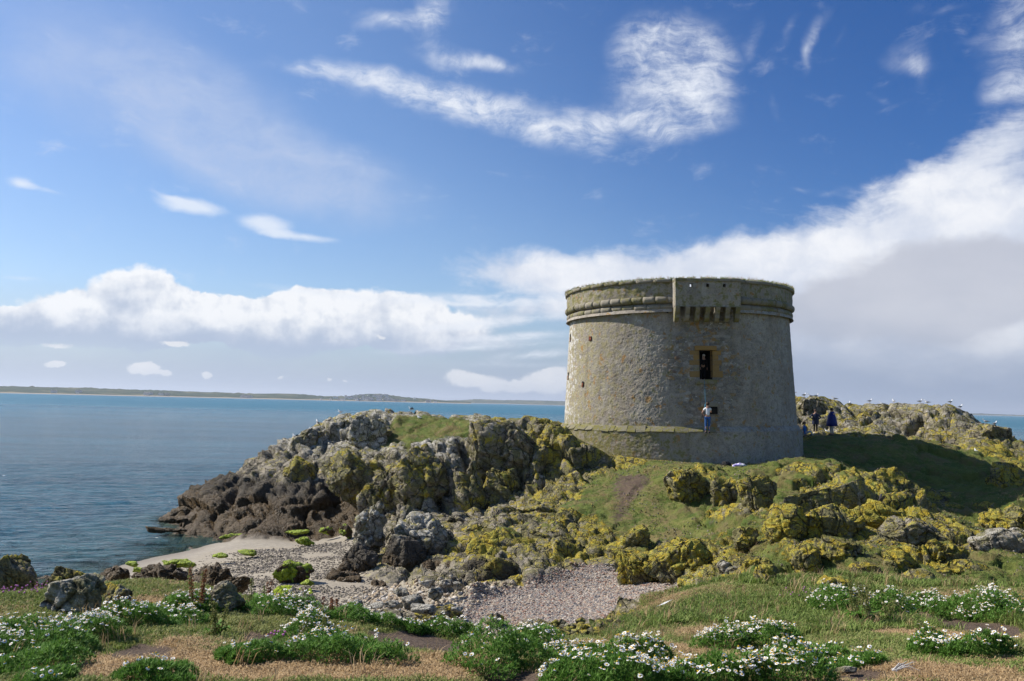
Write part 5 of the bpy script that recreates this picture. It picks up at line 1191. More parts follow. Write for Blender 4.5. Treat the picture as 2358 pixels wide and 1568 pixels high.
def flower_mesh(kind, seed, lod=0):
    """mayweed head: ring of white rays round a domed yellow disc, on its stalk"""
    rg = random.Random(seed); mb = MB(); n = 13 if not lod else 8
    droop = (-.15, .35, .9)[kind]; R = .019
    for i in range(n):
        a = 2 * PI * i / n + rg.uniform(-.1, .1); w_ = .0046 if not lod else .008; l = R * rg.uniform(.9, 1.08)
        c, s = math.cos(a), math.sin(a); r0 = .005
        z1 = -math.sin(droop) * (l - r0); r1 = r0 + math.cos(droop) * (l - r0); rm = (r0 + r1) / 2 + .002; zm = z1 * .4
        mb.add([(r0 * c, r0 * s, 0), (rm * c + w_ * s / 1.4, rm * s - w_ * c / 1.4, zm), (r1 * c, r1 * s, z1), (rm * c - w_ * s / 1.4, rm * s + w_ * c / 1.4, zm)], [(0, 1, 2, 3)], 0)
    dz = (.004, .006, .009)[kind]
    mb.ball((0, 0, .001), (.0068, .0068, dz), 8 if not lod else 5, 4 if not lod else 3, 1)
    mb.tube([(0, 0, -.001), (.004, .002, -.05)], [.0012, .0012], 3, 2, False)
    return mb
FM = [flower_mesh(k, i * 3 + k) for i in range(2) for k in range(3)]
FME = [f.mesh('flower', [M_PET, M_DISC, M_GRN]) for f in FM]
FLOW = [flower_mesh(k, k, 1) for k in range(3)]
CL = [
 ((-3.51,6.32,6.16,0.00368),120,46,.20,75,'wide daisy clump cut by the left edge of the picture'),
 ((-3.41,6.91,6.09,0.00393),90,30,.20,60,'daisy clump on the left in front of the wrinkled grey boulder'),
 ((-3.27,7.61,5.99,0.00422),85,22,.20,55,'low daisy clump just right of the bare straw patch'),
 ((-3.07,8.01,5.93,0.00437),70,24,.18,34,'daisy clump left of the spindly olive dock'),
 ((-3.18,9.18,5.76,0.00495),90,20,.20,40,'daisy strip at the foot of the rusty dock stalks'),
 ((-3.28,8.96,5.80,0.00486),45,14,.16,14,'small daisy tuft beside the dark burrow bank'),
 ((-3.04,5.69,6.22,0.00329),90,24,.16,8,'mostly green feathery clump in the lower left'),
 ((-2.36,9.31,5.67,0.00489),95,36,.26,110,'dense white flowered clump in the left middle ground'),
 ((-1.61,9.43,5.57,0.00488),78,26,.26,34,'leafy clump with brown dead stems on its left'),
 ((-1.73,7.61,5.92,0.00397),62,26,.20,60,'daisy clump on the bare soil beside two dock spikes'),
 ((-1.11,6.17,6.16,0.00319),140,34,.26,52,'big bright green clump sprawling over the straw'),
 ((-1.77,6.02,6.19,0.00319),80,20,.12,5,'flat flowerless green patch left of the two dock spikes'),
 ((-0.57,9.70,5.40,0.00495),72,20,.24,42,'daisy clump standing against the pebble cove'),
 ((-0.96,9.49,5.48,0.00486),55,12,.10,12,'thin green strip above the bare brown soil'),
 ((-0.03,6.15,6.17,0.00313),95,36,.30,36,'tall green clump with few flowers in the lower middle'),
 ((0.27,7.38,5.90,0.00376),85,28,.24,60,'daisy clump at the right of the tall green one'),
 ((0.58,6.48,6.11,0.00332),90,22,.20,50,'daisy clump below the lichened stone bank'),
 ((0.90,6.05,6.20,0.00312),95,22,.22,60,'daisy clump on the straw in the lower centre right'),
 ((0.45,5.38,6.30,0.00275),90,20,.18,40,'daisies cut by the bottom edge left of the big drift'),
 ((0.81,5.28,6.32,0.00272),110,20,.20,70,'daisies crowding the bottom edge in the centre right'),
 ((1.27,5.34,6.32,0.00280),120,24,.24,120,'thickest drift of yellow-domed daisies at the bottom edge'),
 ((1.68,5.38,6.33,0.00287),110,22,.22,85,'daisies at the bottom edge beside the flat pale stone'),
 ((1.90,7.66,5.87,0.00402),60,24,.26,60,'upper left end of the long daisy bank on the right'),
 ((2.33,7.82,5.86,0.00416),80,24,.28,80,'highest hump of the long daisy bank on the right'),
 ((2.34,6.74,6.10,0.00364),75,18,.18,34,'tapering right tail of the long daisy bank'),
 ((2.48,6.21,6.22,0.00341),60,12,.10,12,'sparse daisies trailing toward the bleached twigs'),
 ((4.34,11.41,5.36,0.00622),62,26,.36,60,'daisy bush left of the giant green dock'),
 ((4.87,11.07,5.39,0.00616),58,22,.34,32,'daisy bush right of the giant green dock'),
 ((4.83,12.32,5.32,0.00674),60,12,.26,60,'white topped clump behind the giant green dock'),
 ((5.84,12.04,5.31,0.00682),42,16,.28,36,'small daisy clump left of the big right hand bed'),
 ((6.11,11.43,5.36,0.00660),80,26,.36,110,'left half of the big right hand flower bed'),
 ((6.48,11.08,5.42,0.00654),80,30,.36,100,'right half of the flower bed at the picture edge'),
 ((3.36,6.74,6.14,0.00384),62,18,.20,36,'left part of the low daisy patch in the lower right'),
 ((3.59,6.55,6.18,0.00381),80,20,.20,44,'right part of the low daisy patch in the lower right'),
 ((-2.12,5.32,6.26,0.00292),80,16,.12,16,'feathery patch with a few large daisies at the bottom left'),
 ((-2.77,5.29,6.26,0.00304),55,12,.10,5,'tiny green patch in the bottom left corner'),
]
rg = random.Random(21)
allf = []
clumps = []
for ci, ((cx, cy, cz, ps), rx, ry, h, nf, label) in enumerate(CL):
    W_, D_, h, nf = rx * ps * 1.05, max(ry * ps * 2.6, .2), h * .85, nf * 2.6
    t_ = empty('mayweed_clump', (cx, cy, cz), label=label, cat='flowers', group='daisy-like mayweed clumps on the bluff')
    q = np.random.RandomState(ci + 7)
    n = int(min(5200, 500 + 4400 * (W_ * D_) ** .9 * (6.5 / math.hypot(cx, cy)) ** .6 * 2.0))
    # leaves through the volume of a lumpy dome
    a = q.uniform(0, 2 * PI, n); r = np.sqrt(q.rand(n)) 
    lx, ly = W_ * r * np.cos(a), D_ * r * np.sin(a)
    edge = 1 + .6 * fbm(np.cos(a) * 1.5 + ci, np.sin(a) * 1.5, 0 * a, 3, ci)
    lx *= edge; ly *= edge
    dome = lambda lx, ly, r: h * np.sqrt(np.clip(1 - r ** 2.2, 0, 1)) * (.62 + .75 * fbm((lx + cx) * 4.2, (ly + cy) * 4.2, 0 * lx, 3, 90) + .25)
    hz = dome(lx, ly, r) * (1 - .75 * q.rand(n) ** 2.2)
    gz = top_z(lx + cx, ly + cy) - cz
    P0 = np.stack([lx, ly, gz + np.maximum(hz, .0)], -1)
    sc = .034 * (.9 + .03 * math.hypot(cx, cy))
    V = []; 
    # each leaf is a feather: four slender lobes from one point
    for k in range(4):
        b = q.uniform(0, 2 * PI, n); up = q.uniform(.1, 1.2, n)
        L = sc * q.uniform(.6, 1.3, n)
        dv = np.stack([np.cos(b) * np.cos(up), np.sin(b) * np.cos(up), np.sin(up)], -1) * L[:, None]
        sv = np.stack([-np.sin(b), np.cos(b), 0 * b], -1) * (sc * .13)
        V.append(np.stack([P0 - sv, P0 + sv, P0 + dv], 1))
    V = np.concatenate(V).reshape(-1, 3)
    obj('foliage', mesh_np('foliage', V, np.arange(len(V)).reshape(-1, 3), M_FOL, False), t_)
    fl = []
    for i in range(int(nf * 1.25)):
        a_ = rg.uniform(0, 2 * PI); r_ = math.sqrt(rg.random()) * .95
        fx, fy = W_ * r_ * math.cos(a_), D_ * r_ * math.sin(a_)
        if fbm(ARR([(fx + cx) * 2.2]), ARR([(fy + cy) * 2.2]), ARR([0.]), 2, 55)[0] + rg.uniform(-.3, .3) < -.10: continue
        fz = float(dome(ARR([fx]), ARR([fy]), ARR([r_]))[0]) + tz(cx + fx, cy + fy) - cz + rg.uniform(.015, .06)
        e = (rg.uniform(-.5, .45), rg.uniform(-.75, .35), rg.uniform(0, 6.28)); s_ = rg.uniform(.55, 1.05) * (1.08 if math.hypot(cx, cy) > 8 else 1)
        fl.append(((fx, fy, fz), e, s_)); allf.append(math.hypot(cx + fx, cy + fy))
    clumps.append((t_, (cx, cy), fl))
lim = sorted(allf)[min(len(allf) - 1, 900)]
for t_, (cx, cy), fl in clumps:
    far = MB()
    for p, e, s_ in fl:
        kind = rg.choice((0, 0, 1, 1, 2))
        if math.hypot(cx + p[0], cy + p[1]) < lim:
            o = obj('flower', FME[kind + 3 * rg.randrange(2)], t_)
            o.location = p; o.rotation_euler = e; o.scale = (s_, s_, s_)
        else:
            R_ = Matrix.Translation(p) @ Euler(e).to_matrix().to_4x4() @ Matrix.Scale(s_, 4)
            f0 = FLOW[kind]; o_ = len(far.v)
            far.v += [tuple(R_ @ Vector(v)) for v in f0.v]; far.f += [tuple(i + o_ for i in f) for f in f0.f]; far.m += f0.m
    if far.v: obj('flower_heads', far.mesh('flower_heads', [M_PET, M_DISC, M_GRN]), t_, kind='stuff')
print('mayweed', round(time.time() - T0, 1), len(allf))

# dock plants: tall seeding stalks with curled leaves at the base
def dock(label, base, h, n, mat, seed, spread=.12, leaves=6):
    cx, cy, cz, ps = base; q = random.Random(seed)
    t_ = empty('dock_plant', (cx, cy, cz - .02), label=label, cat='plant', group='tall seeding dock plants')
    for i in range(n):
        a = q.uniform(0, 2 * PI); hh = h * q.uniform(.7, 1.0); bx, by = spread * .3 * math.cos(a), spread * .3 * math.sin(a)
        tx, ty = bx + q.uniform(-.5, .5) * spread, by + q.uniform(-.5, .5) * spread
        mb = MB(); mb.tube([(bx, by, 0), ((bx + tx) / 2, (by + ty) / 2, hh * .5), (tx, ty, hh)], [.006, .005, .002], 4, 0)
        for k in range(int(170 * hh / .5)):
            u = q.uniform(.22, 1.0); x0, y0 = bx + (tx - bx) * u, by + (ty - by) * u
            rr = .034 * (1.12 - u) ** .5 * q.random() ** .4 + .004; b = q.uniform(0, 6.28); s_ = q.uniform(.006, .012)
            c = (x0 + rr * math.cos(b), y0 + rr * math.sin(b), hh * u + q.uniform(-.01, .01)); d = Vector((q.uniform(-1, 1), q.uniform(-1, 1), q.uniform(-1, 1))).normalized(); e = d.orthogonal().normalized()
            mb.add([Vector(c) - d * s_, Vector(c) + e * s_ * .8, Vector(c) + d * s_, Vector(c) - e * s_ * .8], [(0, 1, 2, 3)], 0)
        obj('seed_stalk', mb.mesh('seed_stalk', mat), t_)
    for i in range(leaves):
        a = q.uniform(0, 2 * PI); L = h * q.uniform(.25, .5); mb = MB(); n_s = 6; V = []; F = []
        for k in range(n_s):
            u = k / (n_s - 1); w_ = .035 * math.sin(PI * (.1 + .88 * u)); r = L * u; z = .05 + L * .5 * math.sin(u * 2.2)
            c, s = math.cos(a), math.sin(a); wob = .012 * (-1) ** k
            V += [(r * c - w_ * s, r * s + w_ * c, z + wob), (r * c, r * s, z - .012), (r * c + w_ * s, r * s - w_ * c, z + wob)]
        for k in range(n_s - 1):
            o_ = 3 * k; F += [(o_, o_ + 1, o_ + 4, o_ + 3), (o_ + 1, o_ + 2, o_ + 5, o_ + 4)]
        mb.add(V, F); obj('leaf', mb.mesh('leaf', M_FOL if mat is M_DOCK else M_OLV, True), t_)
dock('pair of tall dock stalks turning from green to rust', (-3.17,8.93,5.80,0.00483), .46, 3, M_RUST, 1, .16)
dock('green dock spike behind the rusty stalks', (-3.30,9.08,5.79,0.00492), .50, 1, M_DOCK, 2, .05)
dock('second green dock spike rising from the rusty stalks', (-3.17,9.09,5.78,0.00491), .46, 1, M_DOCK, 12, .05, 3)
dock('single pale green dock spike against the shingle', (-2.86,9.76,5.65,0.00518), .40, 1, M_DOCK, 3, .04, 3)
dock('short green dock against the mossy rock', (-2.84,10.23,5.57,0.00541), .34, 1, M_DOCK, 4, .06, 3)
dock('dark red dock spike against the mossy rock', (-2.78,10.28,5.56,0.00543), .34, 2, M_RUST, 5, .06, 2)
dock('spindly olive dock on the bare soil', (-2.37,7.15,6.03,0.00384), .34, 4, M_DOCK, 6, .16, 5)
dock('left of the two dock spikes in the big green clump', (-1.50,6.61,6.09,0.00345), .26, 3, M_DOCK, 7, .08, 3)
dock('right of the two dock spikes in the big green clump', (-1.30,6.35,6.13,0.00330), .30, 3, M_DOCK, 8, .10, 3)
dock('dead rusty dock tangle beside the leafy clump', (-1.86,9.48,5.59,0.00492), .32, 5, M_RUST, 9, .25, 0)
dock('giant green dock in the middle of the right daisies', (4.24,10.35,5.48,0.00570), .66, 8, M_DOCK, 10, .34, 12)
dock('small leaning dock right of the giant one', (4.63,10.48,5.47,0.00584), .34, 4, M_DOCK, 11, .16, 4)
# pink thrift
def thrift(label, base, w_, d_, n, seed, mat=None):
    cx, cy, cz, ps = base; q = random.Random(seed); mb = MB()
    t_ = empty('thrift_patch', (cx, cy, cz), label=label, cat='flowers', group='thrift patches')
    st = MB()
    for i in range(n):
        x_, y_ = q.gauss(0, w_ / 2), q.gauss(0, d_ / 2); z_ = tz(cx + x_, cy + y_) - cz; h_ = q.uniform(.07, .13)
        o = obj('flower_head', THR[0 if mat is None else 1], t_); o.location = (x_, y_, z_ + h_); k = q.uniform(.8, 1.3); o.scale = (k, k, k)
        st.tube([(x_, y_, z_), (x_, y_, z_ + h_)], [.0012, .0012], 3, 0, False)
    obj('stems', st.mesh('stems', M_OLV), t_, kind='stuff')
THR = [MB().ball((0, 0, 0), (.010, .010, .008), 6, 4).mesh('thrift_head', m_) for m_ in (M_PINK, M_RUST)]
thrift('bright pink thrift heads near the left edge', (-4.97,8.94,5.87,0.00521), .36, .3, 42, 1)
thrift('few pale pink thrift heads left of the wrinkled boulder', (-4.57,8.95,5.86,0.00512), .10, .15, 7, 2)
thrift('faded brown thrift heads under the dark left boulder', (-19.91,35.43,0.00,0.02070), .5, .12, 50, 3, 1)
thrift('faded brown thrift heads at the foot of the wrinkled boulder', (-3.74,8.68,5.86,0.00481), .25, .12, 22, 4, 1)
thrift('pinkish thrift heads on the slope right of the pebbles', (4.19,12.23,5.32,0.00659), .4, .3, 20, 5)
thrift('couple of pink thrift heads above the big green clump', (-1.73,6.52,6.11,0.00344), .10, .08, 7, 6)
print('plants', round(time.time() - T0, 1))

# ---------------------------------------------------------------- small finds on the turf
M_BLEACH = simple('bleached_wood', (.50, .47, .43), .85, .2, 30)
M_STN = simple('pale_stone', (.30, .28, .24), .9, .3, 20, bstr=.4)
t_ = empty('bleached_twigs', (2.64,5.75,6.30), label='bundle of bleached white twigs lying on the turf at lower right', cat='twigs')
q = random.Random(3)
for i in range(11):
    a = q.uniform(-.5, .6); L = q.uniform(.09, .17); mb = MB()
    mb.tube([(-.08 + q.uniform(-.02, .02), q.uniform(-.03, .03), .01), (-.08 + L * .6 * math.cos(a), L * .6 * math.sin(a), .02 + q.uniform(0, .03)), (-.08 + L * math.cos(a), L * math.sin(a) * 1.1, .01 + q.uniform(0, .05))], [.004, .003, .0012], 4)
    obj('twig', mb.mesh('twig', M_BLEACH), t_)
place_rock('stone', 'flat pale stone at the lower right among the daisies', 'stone', (2.32,5.90,6.26,0.076,0.023), seed=801, sub=4, dep=.7, look=(.15, 0, .5), rough=.5)
mb = MB(); mb.add([(-.10, 0, 0), (0, -.012, .035), (.12, 0, .10), (0, .012, .05)], [(0, 1, 2), (0, 2, 3)]); mb.tube([(-.11, 0, -.005), (.12, 0, .10)], [.002, .001], 4)
o = obj('feather', mb.mesh('feather', M_PET), label='single white gull feather on the grassy bank', cat='feather'); fx, fy, fz = (2.25,12.34,5.11); o.location = (fx, fy, tz(fx, fy) + .08)

# ---------------------------------------------------------------- far shore
def far_material():
    m_, t = material('far_shore')
    P = t.n('ShaderNodeNewGeometry').outputs['Position']
    z = t.n('ShaderNodeSeparateXYZ', [P]).outputs[2]
    n1 = t.noise(t.scalev(P, 1, 1, 3), .006, 6, .65); n2 = t.noise(t.scalev(P, 1, 1, 4), .03, 5, .7)
    c = t.mix(t.step(n2, .38, .62), (.018, .034, .022), (.055, .080, .040))
    c = t.mix(t.m('MULTIPLY', t.step(n1, .50, .60), .7), c, t.mix(n2, (.12, .13, .065), (.20, .17, .10)))
    c = t.mix(t.step(z, 5.5, 1.5), c, (.42, .33, .25))
    finish(t, c, .95, spec=.1)
    return m_
FARM = far_material()
# crest of the coast: (azimuth, distance, height) surveyed along the skyline
def shore(name, pts, depth, trees, seed, kind='structure'):
    p = ARR(pts); n = int(len(pts) * 60)
    u = np.linspace(0, 1, n); k = np.linspace(0, 1, len(p))
    az_, d_, h_ = [np.interp(u, k, p[:, i]) for i in range(3)]
    rows = [(-.02, 0.0), (0, .02), (.02, .06), (.10, .16), (.3, .45), (.6, .8), (.8, .95), (1, 1.0), (1.3, .6), (1.6, -.2)]
    V = []
    for j, (rd, rh) in enumerate(rows):
        D = d_ + depth * rd; x = D * np.sin(az_); y = D * np.cos(az_)
        tr = trees * (.5 + .5 * fbm(x * .010, y * .010, 0 * x, 3, seed)) * sstep(fbm(x * .004, y * .004, 0 * x + j, 3, seed + 3), -.3, .2) * (rh > .1)
        z = h_ * rh + tr * (.6 + .6 * vnoise(x * .05, y * .05, 0 * x + j * 3, seed + 1)) * (rh > .1)
        if j == 0: z = z * 0 - 3
        if j == 1: z = z * 0 + 1.2
        V.append(np.stack([x, y, z], -1))
    obj(name, mesh_np(name, np.concatenate(V), grid_faces(len(rows), n), FARM, False), kind=kind)
def sky_pts(lst, d0, d1=None):
    out = []
    for i, (a, e) in enumerate(lst):
        d = d0 + ((d1 or d0) - d0) * i / (len(lst) - 1)
        out.append((a, d, max(2.0, 8 + math.tan(e) * (d + 500))))
    return out
shore('far_coast', sky_pts([(-0.6305,0.0044),(-0.5754,0.0049),(-0.5388,0.0052),(-0.4927,0.0057),(-0.4358,0.0055),(-0.3757,0.0049),(-0.3126,0.0042),(-0.2894,0.0043),(-0.2660,0.0054),(-0.2469,0.0054),(-0.2180,0.0032),(-0.1887,0.0034),(-0.1642,0.0075),(-0.1493,0.0074),(-0.1243,0.0045),(-0.0992,0.0031),(-0.0688,0.0013),(-0.0460,0.0003)], 4300, 5200), 900, 9, 3)
shore('far_hills', sky_pts([(-0.1091,-0.0002),(-0.0587,0.0026),(-0.0385,0.0043),(-0.0080,0.0038),(0.0276,0.0046),(0.0631,0.0044),(0.1235,0.0048),(0.1929,0.0039)], 9500), 1500, 8, 7)
shore('distant_headland', sky_pts([(0.4760,-0.0005),(0.4919,0.0008),(0.5037,0.0011),(0.5192,0.0007),(0.5411,0.0004),(0.5854,0.0003)], 12000), 1500, 6, 9)
# town across the bay: white and buff houses with slate roofs
M_HW = [simple('house_render_%d' % i, c, .9, .1, .5) for i, c in enumerate([(.78, .76, .72), (.55, .50, .42), (.66, .64, .60)])]
M_HR = simple('slate_roof', (.10, .10, .11), .9, .2, .5)
def house_mesh(mat):
    mb = MB(); mb.box((0, 0, 1.5), (5, 4, 3), mi=0)
    mb.add([(-5.3, -4.4, 4.5), (5.3, -4.4, 4.5), (5.3, 4.4, 4.5), (-5.3, 4.4, 4.5), (-5.3, 0, 7.2), (5.3, 0, 7.2)], [(0, 1, 5, 4), (2, 3, 4, 5), (0, 4, 3), (1, 2, 5)], 1)
    for x_ in (-4, 4): mb.box((x_, 0, 7.4), (.5, .5, .7), mi=0)
    return mb.mesh('house', [mat, M_HR])
HME = [house_mesh(m_) for m_ in M_HW]
rg = random.Random(12)
COAST = sky_pts([(-0.6305,0.0044),(-0.5754,0.0049),(-0.5388,0.0052),(-0.4927,0.0057),(-0.4358,0.0055),(-0.3757,0.0049),(-0.3126,0.0042),(-0.2894,0.0043),(-0.2660,0.0054),(-0.2469,0.0054),(-0.2180,0.0032),(-0.1887,0.0034),(-0.1642,0.0075),(-0.1493,0.0074),(-0.1243,0.0045),(-0.0992,0.0031),(-0.0688,0.0013),(-0.0460,0.0003)], 4300, 5200)
def coast_at(az_, rd):
    k = ARR(COAST); u = np.interp(az_, k[:, 0], np.arange(len(k)))
    d0 = float(np.interp(u, np.arange(len(k)), k[:, 1])); h0 = float(np.interp(u, np.arange(len(k)), k[:, 2]))
    return d0 + 900 * rd, h0 * float(np.interp(rd, [0, .02, .1, .3, .6, .8, 1], [.02, .06, .16, .45, .8, .95, 1]))
for i in range(96):
    if i < 66: a_ = rg.gauss(-.158, .022); rd = rg.random() ** 1.6 * .6 + .03
    elif i < 82: a_ = rg.uniform(-.215, -.085); rd = rg.uniform(.03, .12)
    else: a_ = rg.choice((-.49, -.47, -.40, -.385, -.305, -.30, -.25)) + rg.uniform(-.006, .006); rd = rg.uniform(.05, .2)
    d_, h_ = coast_at(a_, rd)
    lab = 'tiny house in the white town across the bay' if i < 66 else ('tiny house strung along the shore beside the town' if i < 82 else 'tiny pale building far along the low coast on the left')
    o = obj('house', HME[0 if rg.random() < .6 else rg.choice((1, 2))], label=lab, cat='house', group=('houses of the town across the bay', 'houses beside the town', 'buildings on the far left coast')[0 if i < 66 else 1 if i < 82 else 2])
    o.location = (d_ * math.sin(a_), d_ * math.cos(a_), h_ + 3); o.rotation_euler = (0, 0, rg.uniform(-.4, .4)); k = rg.uniform(1.0, 1.9); o.scale = (k * rg.uniform(.8, 1.8), k, k * .8)
bx, by, bz = (-172.11,1490.49,0.00)
mb = MB(); V = []
for z_, w_, l_ in ((0, .7, 2.2), (.8, 1.1, 3.2)):
    V += [(-l_, 0, z_), (-l_ * .5, -w_, z_), (l_ * .8, -w_ * .9, z_), (l_, 0, z_ * 1.1), (l_ * .8, w_ * .9, z_), (-l_ * .5, w_, z_)]
mb.add(V, [(i, (i + 1) % 6, (i + 1) % 6 + 6, i + 6) for i in range(6)] + [(6, 7, 8, 9, 10, 11)])
t_ = empty('boat', ((-240.11,2078.55,0.00)[0] * .42, (-240.11,2078.55,0.00)[1] * .42, 0), label='tiny dark open boat far out on the bay', cat='boat')
M_BOAT = simple('dark_boat_paint', (.03, .035, .045), .6)
obj('hull', mb.mesh('hull', M_BOAT), t_); obj('wheelhouse', MB().box((.6, 0, 1.5), (.8, .6, .75), taper=.9).mesh('wheelhouse', M_BOAT), t_)
t_.scale = (.8, .8, .8)

# ---------------------------------------------------------------- gulls
M_GW = simple('gull_white', (.80, .80, .78), .7, .05); M_GG = simple('gull_grey_wing', (.30, .32, .35), .7, .1); M_GB = simple('gull_black_wing', (.025, .025, .03), .6, .2)
M_GY = simple('gull_beak', (.65, .42, .05), .5, .1); M_GL = simple('gull_leg', (.50, .30, .25), .6, .1); M_GBR = simple('young_gull_brown', (.20, .16, .125), .8, .45, 30)
def body_mesh(stations, n=10, mat=None, name='body'):
    """loft through (x, z, half width, half height)"""
    V = []; 
    for x, z, w_, h_ in stations:
        for k in range(n):
            a = 2 * PI * k / n; V.append((x, w_ * math.cos(a), z + h_ * math.sin(a)))
    F = [(i * n + k, i * n + (k + 1) % n, (i + 1) * n + (k + 1) % n, (i + 1) * n + k) for i in range(len(stations) - 1) for k in range(n)]
    F += [tuple(range(n))[::-1], tuple((len(stations) - 1) * n + k for k in range(n))]
    return MB().add(V, F)
GB = body_mesh([(-.27, .20, .004, .004), (-.20, .205, .03, .018), (-.10, .21, .06, .05), (0, .215, .075, .07), (.08, .24, .065, .068), (.13, .285, .045, .05), (.145, .33, .032, .036), (.155, .365, .034, .034), (.18, .378, .034, .032), (.205, .375, .024, .024), (.222, .37, .008, .010)]).mesh('body', M_GW, True)
def wing_mesh(mat):
    mb = MB()
    for sy in (-1, 1):
        V = []
        for x, z, w_, h_ in ((.09, .265, .055, .02), (.03, .25, .082, .045), (-.08, .235, .078, .04), (-.18, .225, .05, .022), (-.30, .215, .012, .006)):
            V += [(x, sy * w_ * .6, z + h_), (x, sy * (w_ + .006), z), (x, sy * w_ * .85, z - h_ * .9)]
        F = []
        for i in range(4): o = 3 * i; F += [(o, o + 1, o + 4, o + 3), (o + 1, o + 2, o + 5, o + 4)]
        mb.add(V, F)
    V = [(.06, 0, .285), (.05, -.05, .275), (.05, .05, .275), (-.1, -.05, .262), (-.1, .05, .262), (-.24, 0, .225)]
    mb.add(V, [(0, 1, 2), (1, 3, 4, 2), (3, 5, 4)])
    return mb.mesh('wings', mat, True)
BEAK = MB().tube([(.215, 0, .372), (.25, 0, .368), (.268, 0, .356)], [.010, .008, .002], 5).mesh('beak', M_GY)
EYE = MB().ball((.19, -.030, .385), (.005, .004, .005), 5, 4).ball((.19, .030, .385), (.005, .004, .005), 5, 4).mesh('eyes', M_GB)
def leg_m(sy): return MB().tube([(.0, sy * .03, .17), (-.008, sy * .03, .09), (.0, sy * .03, .01), (.05, sy * .03, .004)], [.009, .006, .006, .004], 4).mesh('leg', M_GL)
LEGS = [leg_m(-1), leg_m(1)]
WINGS = {'grey': wing_mesh(M_GG), 'black': wing_mesh(M_GB)}
def gull(p, yaw, label, wing='grey', sit=False, s=1.0, group='gulls standing on the rocks'):
    x, y, z = p
    t_ = empty('gull', (x, y, z), (0, 0, yaw), label=label, cat='gull', group=group)
    t_.scale = (s, s, s)
    parts = [obj('body', GB, t_), obj('wings', WINGS[wing], t_), obj('beak', BEAK, t_), obj('eyes', EYE, t_)]
    if sit:
        for q_ in parts: q_.location = (0, 0, -.13)
    else:
        for l_ in LEGS: obj('leg', l_, t_)
    return t_
from mathutils.bvhtree import BVHTree
bpy.context.view_layer.update()
_dg = bpy.context.evaluated_depsgraph_get()
def perch(p):
    """drop a point onto whatever rock or turf lies under it"""
    x, y, z = p
    ok, loc, nrm, idx = GROUND.ray_cast(Vector((x, y, 40)), Vector((0, 0, -1)))
    best = loc.z if ok else tz(x, y)
    for o in ROCKS:
        bb = o.dimensions
        if abs(o.location.x - x) < bb.x * .7 and abs(o.location.y - y) < bb.y * .8:
            inv = o.matrix_world.inverted()
            ok, loc, nrm, idx = o.ray_cast(inv @ Vector((x, y, 40)), Vector((0, 0, -1)))
            if ok: best = max(best, (o.matrix_world @ loc).z)
    return (x, y, best - .02)
GROUND = bpy.data.objects['ground']
ROCKS = [o for o in C.objects if o.get('category') in ('rock', 'crag', 'cliff', 'stone', 'reef')]
def ridge_perch(az_, y0, y1):
    """the highest-standing point of the skyline in one direction"""
    best = None
    for y in np.arange(y0, y1, .35):
        p = perch((y * math.tan(az_), y, 0)); e = (p[2] - 8) / y
        if best is None or e > best[0]: best = (e, p)
    return best[1]
for (az_, e_), ya, yb, yaw, wing, sit, lab in (
 ((-0.1963,-0.0151), 58, 68, 2.6, 'grey', 0, 'gull alone on the highest left point of the headland'),
 ((-0.1156,-0.0159), 58, 70, 2.8, 'black', 0, 'black-backed gull on the grassy crest of the headland'),
 ((-0.2216,-0.0280), 56, 66, 2.0, 'grey', 1, 'small gull on the leaning grey slab of the headland'),
 ((-0.2423,-0.0372), 55, 65, .3, 'black', 1, 'dark-winged gull crouching on the seaward shoulder'),
 ((-0.2462,-0.0367), 55, 65, 2.4, 'grey', 1, 'pale gull lowest on the seaward shoulder'),
 ((0.3197,0.0136), 58, 70, 2.5, 'grey', 0, 'gull nearest the tower wall on the far ridge'),
 ((0.3311,0.0158), 58, 70, .5, 'black', 0, 'dark-winged gull second from the tower on the far ridge'),
 ((0.3375,0.0140), 58, 70, 2.9, 'grey', 1, 'gull sitting third from the tower on the far ridge'),
 ((0.3438,0.0141), 58, 70, .3, 'grey', 1, 'gull fourth from the tower on the far ridge'),
 ((0.3626,0.0097), 58, 70, 2.9, 'grey', 0, 'gull alone left of the dip in the far ridge'),
 ((0.3781,0.0072), 58, 70, 1.2, 'black', 1, 'dark gull lying low at the dip in the far ridge'),
 ((0.3981,0.0096), 58, 70, .2, 'grey', 0, 'largest gull, on the top of the far lichened hump'),
 ((0.4105,0.0052), 58, 70, 2.7, 'grey', 1, 'gull sitting just right of the far hump top'),
 ((0.4216,0.0082), 58, 70, 1.6, 'grey', 0, 'upright gull on the right shoulder of the far hump'),
 ((0.4471,0.0033), 58, 70, .2, 'grey', 0, 'left one of two gulls above the mossy far crag'),
 ((0.4537,0.0035), 58, 70, 2.6, 'grey', 0, 'right one of two gulls above the mossy far crag'),
 ((0.4756,0.0017), 56, 68, .3, 'grey', 0, 'gull walking where the sea horizon begins'),
 ((0.4848,0.0006), 56, 68, .4, 'grey', 0, 'gull next to the sea horizon facing right'),
 ((0.5075,-0.0067), 50, 64, 2.9, 'grey', 0, 'gull standing against the sea on the last crag'),
 ((0.5155,-0.0131), 50, 62, .4, 'grey', 1, 'lowest gull on the seaward end of the last crag'),
):
    gull(ridge_perch(az_, ya, yb), yaw, lab, wing, bool(sit), .95)
def face_perch(X, Y, Z):
    return (X, Y, Z)
for p, yaw, lab in (((20.12,60.50,8.35), 1.9, 'white gull in front of the far crag close to the tower'), ((22.05,59.50,7.34), 2.2, 'gull half hidden on the slope behind the two visitors'), ((29.32,57.00,7.27), 1.4, 'round white gull asleep on the face of the far crag'), ((29.66,54.50,7.07), 1.5, 'lower sleeping gull on the face of the last crag'), ((-6.43,60.50,6.71), 2.4, 'gull sitting on turf below the black-backed one')):
    gull(perch(p), yaw, lab, 'grey', True, 1.0)
